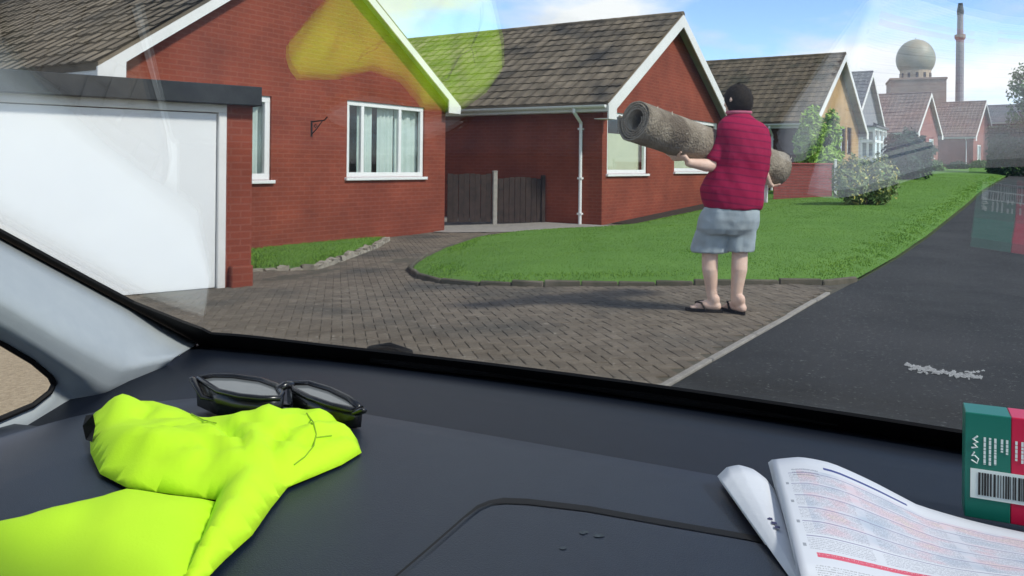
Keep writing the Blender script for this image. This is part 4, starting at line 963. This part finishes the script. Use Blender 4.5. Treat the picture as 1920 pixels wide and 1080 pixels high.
_e = hit_glass(0, 432); EDGE_K = (_e.x - LA.x) / (_e.z - CH - DB)
plastic_m = M('dash_plastic', (.006, .013, .028), (.008, .016, .032), 40, .46, .25, 900, .4, coord='obj', dist=.002)
plastic_shade_m = M('shade_toned_dash_plastic', (.005, .008, .016), (.006, .010, .019), 40, .55, .25, 900, .25, coord='obj', dist=.002)  # same dash plastic, darkened: the ledge's dimmer reflection is painted into the colour
rubber_m = M('black_rubber', (.008, .008, .009), None, rough=.6, spec=.2)
trim_m = M('grey_pillar_trim', (.42, .46, .48), (.39, .43, .455), 30, .6, .1, 500, .3, coord='obj', dist=.002)
lining_m = M('grey_headlining', (.30, .31, .31), (.26, .27, .27), 60, .95)
seat_m = M('dark_seat_cloth', (.03, .03, .034), (.05, .05, .055), 50, .9)
paint_m = M('silver_car_paint', (.35, .37, .39), None, rough=.25, spec=.5, metal=.6)
screen_m = glass_mat('windscreen_glass', (.965, .98, .972), 1.95)
def cabin():
    ZT = .30; nx, nz = 40, 22
    bm = BM(); rows = {}
    for lay in (0, 1):
        G = []
        for j in range(nz + 1):
            z = DB - .012 + (ZT - DB + .012) * j / nz; x0 = left_edge(z) - .012; x1 = 2 * XC - x0
            G.append([bm.verts.new(glass_pt(x0 + (x1 - x0) * i / nx, z) + Vector((0, math.sin(RAKE) * .005 * lay, math.cos(RAKE) * .005 * lay))) for i in range(nx + 1)])
        for j in range(nz):
            for i in range(nx): bm.faces.new([G[j][i], G[j][i + 1], G[j + 1][i + 1], G[j + 1][i]])
    bm.normal_update()
    for f in bm.faces:                                    # both skins face the cabin
        if f.normal.y > 0: f.normal_flip()
    obj('windscreen', bm, screen_m, car, True, recalc=False)
    # black band and rubber seal round the screen
    bm = BM(); ins = Vector((0, -.003, -.004)); P = []; Q = []
    xr = 2 * XC - left_edge(DB)
    for j in range(14):                                   # down the left side
        z = ZT - (ZT - DB) * j / 13; wd = .030 + .012 * max(0, (j - 10) / 3)
        P.append(glass_pt(left_edge(z) - .008, z) + ins); zz = max(z, DB + .036); Q.append(glass_pt(left_edge(zz) + wd * .62, zz) + ins)
    Q[-1] = glass_pt(left_edge(DB) + .055, DB + .044) + ins; Q[-2] = glass_pt(left_edge(DB) + .034, DB + .058) + ins
    for i in range(1, 30):                                # along the bottom
        x = left_edge(DB) + (xr - left_edge(DB)) * i / 29; P.append(glass_pt(x, DB - .008) + ins); Q.append(glass_pt(max(x, left_edge(DB) + .06), DB + .031 + .004 * math.exp(-((x + 1.0) / .1) ** 2)) + ins)
    VP = [bm.verts.new(p) for p in P]; VQ = [bm.verts.new(p) for p in Q]
    for i in range(len(P) - 1): bm.faces.new([VP[i], VP[i + 1], VQ[i + 1], VQ[i]])
    md = evaluated('windscreen_seal', bm, [('SOLIDIFY', dict(thickness=.004, offset=0))], rubber_m, car, False)
    # wiper outside the glass
    bm = BM(); w = [glass_pt(x, DB + .026 + .004 * math.sin(i)) + Vector((0, .02, .014)) for i, x in enumerate(np.linspace(-.78, -.08, 12))]
    for i in range(12): w[i].z = glass_pt(w[i].x, DB - .002).z + .006; 
    tube(bm, w, .006, 8); obj('wiper_blade', bm, rubber_m, car)
    a = hit_glass(682, 671); b = hit_glass(758, 679)
    bm = BM(); o = Vector((0, .016, .012)); tube(bm, [a + o, (a + b) / 2 + o + Vector((0, 0, .006)), b + o], [.005, .008, .006], 10, flat=(1, 1)); obj('wiper_arm', bm, rubber_m, car)
    # dashboard: front ledge (its shade put into the colour), main top, rolled near edge
    def dash_sheet(name, prof, mat, x0, x1, n=24, left=None):
        bm = BM(); G = []
        for (f, z, follow, dr) in prof:
            row = []
            for i in range(n + 1):
                x = x0 + (x1 - x0) * i / n; y = f + (base_y(x) - LA.y) * follow; row.append(bm.verts.new((x, y, z + CH - DROP(x) * dr)))
            G.append(row)
        for a_, b_ in zip(G, G[1:]):
            for i in range(n): bm.faces.new([a_[i], a_[i + 1], b_[i + 1], b_[i]])
        return obj(name, bm, mat, car, True)
    yb = LA.y
    dash_sheet('shade_toned_ledge', [(yb + .02, DB - .06, 1, 0), (yb + .008, DB - .006, 1, 0), (yb - .03, DB - .002, .95, 0), (yb - .10, DB + .008, .8, .15), (yb - .2, DB + .026, .6, .5), (CREASE + .012, DZ - .008, .3, 1), (CREASE - .002, DZ - .007, .3, 1)], plastic_shade_m, -1.16, .62)
    dash_sheet('dashboard', [(f, z, w, 1) for f, z, w in [(CREASE + .004, DZ - .03, .3), (CREASE + .003, DZ - .004, .3), (CREASE - .004, DZ + .0005, .3), (CREASE - .03, DZ + .001, .2), (.6, DZ, 0), (.45, DZ - .002, 0), (.36, DZ - .006, 0), (.31, DZ - .022, 0), (.285, DZ - .06, 0), (.28, DZ - .14, 0), (.33, DZ - .30, 0), (.45, DZ - .38, 0)]], plastic_m, -1.16, .62)
    # seam of the airbag cover
    px = [(700, 1115), (740, 1082), (800, 1031), (870, 970), (896, 950), (918, 941), (945, 938), (990, 940), (1100, 953), (1250, 980), (1400, 1006), (1500, 1027), (1700, 1066), (1950, 1118)]
    bm = BM(); L = []
    for i, (u, v) in enumerate(px):
        wpx = 4 if i < 4 else (6 if i < 6 else 10); du, dv = (px[min(i + 1, 13)][0] - px[max(i - 1, 0)][0], px[min(i + 1, 13)][1] - px[max(i - 1, 0)][1]); q = math.hypot(du, dv); nu, nv = -dv / q, du / q
        L.append((dpx(u - nu * wpx / 2, v - nv * wpx / 2, DZ + .0022), dpx(u + nu * wpx / 2, v + nv * wpx / 2, DZ + .0022)))
    for a_, b_ in zip(L, L[1:]): quad(bm, a_[0], a_[1], b_[1], b_[0])
    obj('airbag_seam', bm, rubber_m, car)
    bm = BM(); pv = [dpx(u, v, DZ + .003) for u, v in [(712, 1122), (752, 1084), (810, 1036), (878, 977), (902, 958), (922, 949), (947, 946), (990, 948), (1100, 961), (1250, 988), (1400, 1014), (1500, 1035), (1700, 1074), (1950, 1126)]] + [dpx(1950, 1190, DZ + .003), dpx(700, 1190, DZ + .003)]
    prism(bm, pv, (0, 0, -.0025)); obj('airbag_cover', bm, plastic_m, car)
    rnd = random.Random(2); scm = M('pale_scuff', (.06, .075, .085), (.03, .04, .05), 300, .7)   # small pale scuffs on the cover
    for (u, v, su, sv) in ((1094, 998, 9, 4), (1122, 1004, 11, 5), (1056, 1027, 8, 3)):
        bm = BM(); bm.faces.new([bm.verts.new(dpx(u + su * math.cos(k) * rnd.uniform(.6, 1.1), v + sv * math.sin(k) * rnd.uniform(.6, 1.1), DZ + .0036)) for k in [q * .785 for q in range(8)]]); obj('scuff', bm, scm, car)
    # pillar trim, small side window and its rubber
    def col(rail, lat): return [lpx(u, v, lat) for u, v in rail]
    r0 = [glass_pt(left_edge(z) - .004, z) + Vector((0, -.005, -.004)) for z in (.12, _e.z - CH, _e.z - CH + (DB - _e.z + CH) * .3, _e.z - CH + (DB - _e.z + CH) * .58, _e.z - CH + (DB - _e.z + CH) * .8, DB + .002)]
    r0 = [r0[0]] + r0[1:]
    r1 = col([(-330, 380), (0, 560), (85, 612), (160, 655), (230, 690), (330, 668)], -1.075)
    r2 = col([(-330, 470), (0, 612), (80, 660), (150, 705), (200, 735), (290, 712)], -1.09)
    r3 = col([(-330, 520), (0, 640), (62, 676), (100, 710), (150, 770), (250, 750)], -1.135)
    r4 = col([(-330, 900), (0, 900), (62, 880), (100, 850), (150, 830), (250, 800)], -1.135)
    bm = BM(); Rr = [[bm.verts.new(p) for p in r] for r in (r0, r1, r2, r3)]
    for a_, b_ in zip(Rr, Rr[1:]):
        for i in range(5): bm.faces.new([a_[i], a_[i + 1], b_[i + 1], b_[i]])
    bot = [bm.verts.new(lpx(u, v, -1.135)) for u, v in ((-330, 860), (0, 786), (62, 760), (100, 728))]
    low = [bm.verts.new(p) for p in r4]
    bm.faces.new([Rr[3][3], Rr[3][4], low[4], low[3], bot[3]]); bm.faces.new([Rr[3][4], Rr[3][5], low[5], low[4]])
    for i in range(3): bm.faces.new([bot[i], bot[i + 1], low[i + 1], low[i]])
    evaluated('pillar_trim', bm, [('SUBSURF', dict(levels=2, subdivision_type='SIMPLE')), ('SMOOTH', dict(factor=.5, iterations=1)), ('SOLIDIFY', dict(thickness=.004))], trim_m, car)
    rim = [lpx(u, v, -1.133) for u, v in ((-330, 520), (0, 641), (62, 678), (94, 705), (101, 720), (94, 735), (62, 760), (0, 786), (-330, 860))]
    bm = BM(); tube(bm, rim, .0045, 8); obj('side_window_seal', bm, rubber_m, car)
    bm = BM(); bm.faces.new([bm.verts.new(p + Vector((-.004, 0, 0))) for p in rim]); bm.normal_update()
    for f in bm.faces:
        if f.normal.x < 0: f.normal_flip()
    obj('side_window', bm, screen_m, car, recalc=False)
    # the rest of the shell: roof lining, right pillar, doors, floor, seats, bonnet
    bm = BM(); ZC = ZT + CH; xl = left_edge(ZT); xr2 = 2 * XC - xl; yt = glass_pt(XC, ZT).y; G = []
    for (y, z) in ((yt + .02, -.012), (yt - .05, .02), (yt - .5, .07), (yt - 1.2, .06), (yt - 1.7, -.05)):
        G.append([bm.verts.new((xl - .02 + (xr2 - xl + .04) * i / 10, y - (.0 if 0 else .07 * ((i - 5) / 5) ** 2), ZC + z - .05 * ((i - 5) / 5) ** 2)) for i in range(11)])
    for a_, b_ in zip(G, G[1:]):
        for i in range(10): bm.faces.new([a_[i], a_[i + 1], b_[i + 1], b_[i]])
    evaluated('roof_lining', bm, [('SOLIDIFY', dict(thickness=.03, offset=1))], lining_m, car)
    bm = BM(); tube(bm, [glass_pt(2 * XC - left_edge(z), z) + Vector((.02, -.01, 0)) for z in (DB, -.1, .1, ZT)], [.045, .04, .035, .035], 10); obj('pillar', bm, trim_m, car, True)
    for x in (-1.22, .52):
        bm = BM(); box(bm, x - .03, x + .03, -1.4, .92, -1.0 + CH, DB - .11 + CH, .02); obj('door', bm, plastic_m, car)
    bm = BM(); box(bm, -1.16, .48, -1.5, 1.0, -1.06 + CH, -1.01 + CH); obj('floor', bm, seat_m, car)
    bm = BM(); box(bm, -1.16, .48, 1.05, 1.1, -1.0 + CH, DB - .07 + CH); obj('bulkhead', bm, plastic_m, car)
    for x in (-.68, .06):
        bm = BM(); box(bm, x - .25, x + .25, -.55, -.02, -.92 + CH, -.72 + CH, .05); st_ = obj('seat', bm, seat_m, car, True)
        bm = BM(); box(bm, x - .25, x + .25, -.78, -.6, -.85 + CH, -.2 + CH, .05); obj('backrest', bm, seat_m, st_, True)
    bm = BM(); G = []
    for (y, z) in ((LA.y + .05, DB - .05), (LA.y + .3, DB - .14), (LA.y + .6, DB - .27), (LA.y + .9, DB - .46), (LA.y + .96, DB - .7)):
        G.append([bm.verts.new((-1.2 + 1.74 * i / 10, y - .1 * ((i - 5) / 5) ** 2, z + CH - .03 * ((i - 5) / 5) ** 2)) for i in range(11)])
    for a_, b_ in zip(G, G[1:]):
        for i in range(10): bm.faces.new([a_[i], a_[i + 1], b_[i + 1], b_[i]])
    obj('bonnet', bm, paint_m, car, True)
CREASE = dpx(1000, 838).y
DROP = lambda x: .095 * max(0, min(1, (-.66 - x) / .44)) ** 1.6
cabin()

# ------------------------------------------------------------------ things lying on the dashboard
CAR_M = Matrix.Translation((0, 0, CG)) @ Matrix.Rotation(math.atan2(LC.y, LC.x), 4, 'Z')
def on_car(name, local):                                  # a top-level Empty standing at a cabin point, turned with the car
    return empty(name, CAR_M @ Vector(local), math.atan2(LC.y, LC.x))
vest_m = M('fluorescent_yellow_fabric', (.56, .93, .025), (.60, .95, .03), 8, .75, .12, 500, .2, coord='obj', dist=.002)
def cloth_patch(name, px, H, width, root, org, step, fold, zb=DZ + .002, lift=None, thick=.0025):
    poly = [dpx(u, v, zb) - org for u, v in px]; bm = BM(); bm.faces.new([bm.verts.new((p.x, p.y, 0)) for p in poly])
    xs = [p.x for p in poly]; ys = [p.y for p in poly]; grid_cut(bm, step, min(xs), max(xs), min(ys), max(ys)); bmesh.ops.triangulate(bm, faces=bm.faces[:])
    z0 = zb + CH - org.z
    for v in bm.verts:
        d = bdist(v.co, poly); x, y = v.co.x, v.co.y
        v.co.z = z0 + H * (1 - math.exp(-d / width)) * (1 + fold(x, y)) + (lift(x, y) if lift else 0)
    for f in bm.faces:
        f.normal_update()
        if f.normal.z < 0: f.normal_flip()
    me = bpy.data.meshes.new(name); bm.to_mesh(me); bm.free()
    o = link(bpy.data.objects.new(name, me), root); me.materials.append(vest_m)
    for p in me.polygons: p.use_smooth = True
    md = o.modifiers.new('Solidify', 'SOLIDIFY'); md.thickness = thick; md.offset = 0
    return o
def vest():
    org = dpx(400, 900); r = on_car('safety_vest', org); tag(r, 'crumpled fluorescent yellow safety vest lying on the dashboard', 'vest')
    pin = dpx(480, 925) - org
    def fold(x, y):
        dx, dy = x - pin.x, y - pin.y; a = math.atan2(dy, dx); q = math.hypot(dx, dy)
        ridge = lambda n, k: max(0, 1 - k * abs(n))
        return .28 * noise.noise(Vector((x * 9, y * 13, 1))) - .42 * ridge(noise.noise(Vector((a * 2.3, q * 4, 2.5))), 6) * min(1, q / .05) + .20 * ridge(noise.noise(Vector((a * 3.6 + 4, q * 3, 7))), 8) - .22 * ridge(noise.noise(Vector((x * 13, y * 17, 5))), 7) + .08 * noise.noise(Vector((x * 40, y * 40, 4)))
    body = [(168, 788), (186, 780), (246, 768), (330, 782), (390, 800), (470, 802), (560, 790), (632, 800), (668, 826), (676, 850), (640, 872), (590, 893), (538, 914), (505, 955), (470, 1005), (420, 1050), (385, 1086), (360, 1120), (330, 1120), (380, 1010), (408, 938), (330, 928), (240, 915), (190, 890), (172, 850)]
    cloth_patch('folded_body', body, .031, .014, r, org, .009, fold)
    strip = [(-60, 1000), (0, 982), (120, 950), (240, 922), (330, 934), (404, 944), (392, 1010), (372, 1090), (352, 1140), (-60, 1200)]
    fold2 = lambda x, y: .35 * noise.noise(Vector((x * 6, y * 9, 8))) - .5 * max(0, 1 - 7 * abs(noise.noise(Vector((x * 4 + y * 6, y * 3, 3)))))
    cloth_patch('hanging_panel', strip, .014, .02, r, org, .012, fold2, zb=DZ + .001)
    # stitched seam lines laid on the cloth
    from mathutils.bvhtree import BVHTree
    bd = r.children[0].data; tree_ = BVHTree.FromPolygons([v.co for v in bd.vertices], [list(p.vertices) for p in bd.polygons])
    th = M('olive_thread', (.26, .42, .02)); eye = Matrix.Rotation(-math.atan2(LC.y, LC.x), 4, 'Z') @ Vector((0, 0, 0)) + Vector((0, 0, CH)) - org
    for path in ([(330, 752), (345, 768), (362, 783), (382, 793), (410, 800)], [(575, 780), (588, 798), (593, 820), (588, 842), (572, 862), (548, 880)], [(593, 826), (608, 824), (624, 822)]):
        pts = []
        for u, v in [(a[0] + (b[0] - a[0]) * k / 6, a[1] + (b[1] - a[1]) * k / 6) for a, b in zip(path, path[1:]) for k in range(6)]:
            h = tree_.ray_cast(eye, (dpx(u, v, DZ) - org - eye).normalized())
            if h[0] is not None: pts.append(h[0] + Vector((0, 0, .0028)))
        if len(pts) > 1:
            bm = BM(); tube(bm, pts, .0007, 6); obj('seam', bm, th, r)
    bm = BM(); p = [dpx(u, v, DZ + h) - org for u, v, h in ((166, 780, .03), (180, 778, .034), (184, 800, .02), (178, 830, .006), (166, 826, .004), (160, 800, .02))]
    bm.faces.new([bm.verts.new(q + Vector((-.004, 0, 0))) for q in p]); obj('arm_opening_shade', bm, M('armhole_shade', (.012, .012, .012)), r)  # flat black face painted in for the shade inside the armhole
vest()

def spectacles():
    org = dpx(520, 770); r = on_car('sunglasses', org); tag(r, 'black framed glasses lying behind the yellow vest', 'glasses')
    fm = M('glossy_black_frame', (.012, .012, .014), None, rough=.22, spec=.5); lm = M('grey_lens', (.16, .17, .17), None, rough=.06, spec=.9)
    zt = DZ + .036
    lens = [[(372, 710), (400, 705), (440, 706), (490, 713), (520, 724), (529, 738), (524, 747), (490, 747), (450, 743), (410, 734)], [(541, 719), (580, 719), (620, 731), (655, 748), (676, 765), (660, 768), (620, 760), (580, 746), (552, 732)]]
    for L in lens:
        pts = [dpx(u, v, zt - .010 * ((v - 700) / 50.0)) - org for u, v in L]; bm = BM(); tube(bm, pts + [pts[0], pts[1]], .0034, 8, caps=False); o = obj('rim', bm, fm, r, True)
        c = sum(pts, Vector()) / len(pts); bm = BM(); bm.faces.new([bm.verts.new(p + Vector((0, 0, -.001))) for p in pts]); obj('lens', bm, lm, o)
        # deep wrap side below the rim
        bm = BM(); a = [bm.verts.new(p + (p - c) * .06) for p in pts]; b = [bm.verts.new(Vector((p.x + (p - c).x * .02, p.y + (p - c).y * .02, DZ + .003 + CH - org.z))) for p in pts]
        for i in range(len(pts)): bm.faces.new([a[i], a[(i + 1) % len(a)], b[(i + 1) % len(a)], b[i]])
        evaluated('wrap_frame', bm, [('SOLIDIFY', dict(thickness=.003)), ], fm, r, True)
    bm = BM(); tube(bm, [dpx(524, 730, zt - .006) - org, dpx(535, 722, zt - .002) - org, dpx(546, 722, zt - .004) - org], .0045, 8); obj('bridge', bm, fm, r, True)
    for pp in ([(362, 712, .034), (380, 745, .02), (470, 765, .008), (560, 770, .005)], [(680, 770, .024), (660, 778, .015), (560, 762, .008), (480, 756, .006)]):
        bm = BM(); tube(bm, [dpx(u, v, DZ + h) - org for u, v, h in pp], [.005, .0045, .0035, .003], 8, flat=(1, .6)); obj('temple_arm', bm, fm, r, True)
spectacles()

def paper_mat():
    m, nt, N, L, P = new_mat('newsprint'); P.inputs['Roughness'].default_value = .8; P.inputs['Specular IOR Level'].default_value = .2
    uv = N.new('ShaderNodeUVMap'); uv.uv_map = 'UVMap'; sp = N.new('ShaderNodeSeparateXYZ'); L.new(uv.outputs[0], sp.inputs[0])
    col = None; rgb = N.new('ShaderNodeRGB'); rgb.outputs[0].default_value = (.70, .72, .76, 1); col = rgb.outputs[0]
    def m2(op, a, b):
        n = N.new('ShaderNodeMath'); n.operation = op
        for i, q in enumerate((a, b)):
            if isinstance(q, (int, float)): n.inputs[i].default_value = q
            else: L.new(q, n.inputs[i])
        return n.outputs[0]
    X, Y = sp.outputs[0], sp.outputs[1]
    def rect(x0, x1, y0, y1): return m2('MULTIPLY', m2('MULTIPLY', m2('GREATER_THAN', X, x0), m2('LESS_THAN', X, x1)), m2('MULTIPLY', m2('GREATER_THAN', Y, y0), m2('LESS_THAN', Y, y1)))
    def over(mask, c):
        nonlocal col
        mi = N.new('ShaderNodeMix'); mi.data_type = 'RGBA'; L.new(mask, mi.inputs[0]); L.new(col, mi.inputs[6])
        if isinstance(c, tuple): mi.inputs[7].default_value = (*c, 1)
        else: L.new(c, mi.inputs[7])
        col = mi.outputs[2]
    no = N.new('ShaderNodeTexNoise'); no.inputs['Scale'].default_value = 260; L.new(uv.outputs[0], no.inputs['Vector'])
    mp_ = N.new('ShaderNodeMapping'); mp_.inputs['Scale'].default_value = (1, .25, 1); L.new(uv.outputs[0], mp_.inputs[0]); L.new(mp_.outputs[0], no.inputs['Vector'])
    pic = N.new('ShaderNodeTexNoise'); pic.inputs['Scale'].default_value = 7; pic.inputs['Detail'].default_value = 3; L.new(uv.outputs[0], pic.inputs['Vector'])
    pr = N.new('ShaderNodeValToRGB'); e = pr.color_ramp.elements; e[0].position = .3; e[0].color = (.42, .50, .60, 1); e[1].position = .72; e[1].color = (.72, .60, .52, 1); x = e.new(.5); x.color = (.66, .66, .72, 1); x = e.new(.6); x.color = (.72, .55, .60, 1); L.new(pic.outputs['Fac'], pr.inputs[0])
    def text(x0, x1, y0, y1, pitch, ink, dens=.47, strength=.42):
        ln = m2('GREATER_THAN', m2('FRACT', m2('MULTIPLY', Y, 1 / pitch), 0), .5)
        over(m2('MULTIPLY', m2('MULTIPLY', rect(x0, x1, y0, y1), m2('MULTIPLY', ln, strength)), m2('GREATER_THAN', no.outputs['Fac'], dens)), ink)
    over(m2('MULTIPLY', rect(.10, .97, .30, .86), .75), pr.outputs[0])
    text(.08, .20, .80, .88, .03, (.05, .06, .12), .42)                      # small heading
    over(rect(.23, .52, .895, .918), (.06, .08, .25))                        # blue rule
    for i in range(6):
        y1 = .82 - i * .11
        text(.06, .30, y1 - .085, y1, .012, (.12, .12, .16)); text(.33, .60, y1 - .085, y1, .012, (.16, .16, .22)); text(.63, .95, y1 - .085, y1, .012, (.16, .16, .22))
        over(m2('MULTIPLY', rect(.06, .95, y1 + .004, y1 + .010), .8), (.18, .16, .3))
    for i in range(4): over(rect(.037, .050, .2 + i * .17, .222 + i * .17), (.34, .36, .39))
    over(rect(.08, .50, .135, .165), (.70, .12, .18)); over(rect(.58, .98, .10, .13), (.70, .15, .20)); text(.08, .5, .138, .162, .02, (.8, .75, .75), .55); 
    text(.06, .95, .01, .09, .014, (.1, .1, .1))
    text(.52, .57, .1, .17, .02, (.1, .1, .1))
    L.new(col, P.inputs['Base Color']); return m
def newspaper():
    org = dpx(1560, 960); r = on_car('newspaper', org); tag(r, 'folded white newspaper with coloured print on the dashboard', 'newspaper'); pm = paper_mat()
    plain = M('plain_newsprint', (.70, .72, .75), (.62, .64, .68), 8, .8, .1, 60, coord='obj')
    def page(name, far, near, n, lift, zoff, mat, par=None, sub=10, th=.0009):
        # far/near: matching pixel curves of the far and the near edge with heights
        bm = BM(); G = []; uvl = bm.loops.layers.uv.new('UVMap'); UV = {}
        def smp(c, t):
            k = t * (len(c) - 1); i = min(int(k), len(c) - 2); f = k - i; a, b = c[i], c[i + 1]; return [a[q] + (b[q] - a[q]) * f for q in range(3)]
        for j in range(n + 1):
            row = []
            for i in range(3 * n + 1):
                t = i / (3 * n); a = smp(far, t); b = smp(near, t); s_ = j / n; pa = dpx(a[0], a[1], DZ + a[2]); pb = dpx(b[0], b[1], DZ + b[2]); p = pa + (pb - pa) * s_
                p.z += lift(t, s_) + zoff; v = bm.verts.new(p - org); UV[v] = (t, 1 - s_); row.append(v)
            G.append(row)
        for j in range(n):
            for i in range(3 * n):
                f = bm.faces.new([G[j][i], G[j][i + 1], G[j + 1][i + 1], G[j + 1][i]])
                for l in f.loops: l[uvl].uv = UV[l.vert]
        for f in bm.faces:
            f.normal_update()
            if f.normal.z < 0: f.normal_flip()
        o = obj(name, bm, mat, par or r, True, recalc=False); md = o.modifiers.new('Solidify', 'SOLIDIFY'); md.thickness = th; md.offset = -1; return o
    wav = lambda t, s: .004 * math.sin(t * 7 + s * 2) + .010 * (1 - s) * math.sin(math.pi * min(1, t * 1.1)) * .4
    far = [(1446, 862, .020), (1500, 868, .021), (1560, 884, .021), (1640, 915, .018), (1720, 948, .014), (1830, 975, .012), (1960, 1005, .012), (2100, 1040, .012)]
    near = [(1502, 1092, .014), (1580, 1094, .014), (1660, 1098, .014), (1750, 1106, .013), (1850, 1120, .012), (1960, 1140, .012), (2100, 1170, .012), (2240, 1200, .012)]
    page('front_page', far, near, 10, wav, 0, pm)
    for k in range(1, 5):
        page('page', [(u - 1.5 * k, v + 1.2 * k, h - .0028 * k) for u, v, h in far], [(u - 2 * k + 3 * (k % 2), v + 1.5, h - .0026 * k) for u, v, h in near], 6, wav, 0, plain)
    f2 = [(1345, 893, .014), (1362, 884, .016), (1385, 884, .016), (1412, 892, .014), (1436, 905, .012), (1452, 918, .010)]
    n2 = [(1486, 1090, .004), (1492, 1090, .005), (1498, 1092, .006), (1505, 1094, .006), (1512, 1094, .006), (1520, 1095, .006)]
    page('back_flap', f2, n2, 10, lambda t, s: .006 * math.sin(math.pi * t) * (1 - s), 0, plain)
    page('back_flap', [(u + 3, v + 5, h * .4) for u, v, h in f2], [(u, v + 2, h * .4) for u, v, h in n2], 8, lambda t, s: .002 * math.sin(math.pi * t) * (1 - s), 0, plain)
    bm = BM()                                             # dark print mark on the flap
    for (u, v) in ((1444, 972), (1452, 980), (1458, 988)): quad(bm, *[dpx(u + a, v + b, DZ + .0135) - org for a, b in ((-6, -3), (4, -1), (5, 3), (-5, 2))])
    obj('print_mark', bm, M('blue_ink', (.05, .05, .12)), r)
newspaper()

def carton():
    # a small box standing on the dash against the right end of the windscreen
    c = dpx(1808, 968); w = Vector((1, 0, 0)); org = c
    r = empty('carton', CAR_M @ org, R(-25)); tag(r, 'small green and red carton with barcode standing beside the newspaper', 'carton')
    wd, dp, ht = .135, .030, .0845; G = .032
    gm = M('green_card', (.008, .17, .12), None, rough=.35, spec=.4); rm = M('red_card', (.62, .012, .06), None, rough=.35, spec=.4); wm = M('white_print', (.72, .80, .76), None, rough=.45); km = M('black_print', (.03, .03, .03), None, rough=.5)
    bm = BM(); box(bm, 0, G, 0, dp, 0, ht, .0006); obj('green_panel', bm, gm, r)
    bm = BM(); box(bm, G + .0001, wd, 0, dp, 0, ht, .0006); obj('red_panel', bm, rm, r)
    bm = BM(); box(bm, .004, wd - .002, -.0006, -.0002, .0165, .040); lab = obj('barcode_label', bm, wm, r)
    bm = BM(); x = .0095; rnd = random.Random(12)
    while x < .062:
        bw = rnd.choice((.0005, .0008, .0012, .0016)); box(bm, x, x + bw, -.0010, -.0007, .0195, .0375); x += bw + rnd.choice((.0005, .0008, .0012))
    obj('barcode', bm, km, lab)
    def print_lines(name, x0, x1, z0, z1, n, seed):
        bm = BM(); rnd = random.Random(seed)
        for i in range(n):
            x = x0 + (x1 - x0) * (i + .5) / n; z = z1; end = z0 + rnd.uniform(0, .006)
            while z > end:
                l = rnd.uniform(.0015, .004); box(bm, x - .0008, x + .0008, -.0006, -.0002, max(end, z - l), z); z -= l + .0006
        tag(obj(name, bm, wm, r), kind='stuff')
    print_lines('small_print', .012, .023, .0435, .066, 3, 1); print_lines('small_print', .024, .031, .050, .066, 2, 2); print_lines('small_print', .0335, .050, .049, .066, 4, 3)
    bm = BM()                                             # sideways script
    tube(bm, [(.0048, -.0005, .0465), (.0085, -.0005, .0445), (.0095, -.0005, .048), (.007, -.0005, .0505), (.0048, -.0005, .050), (.0065, -.0005, .053)], .0006, 6)
    tube(bm, [(.005, -.0005, .0565), (.0085, -.0005, .0575), (.006, -.0005, .060), (.0088, -.0005, .0615), (.0055, -.0005, .0635), (.0085, -.0005, .066)], .0008, 6); obj('script', bm, wm, r)
carton()
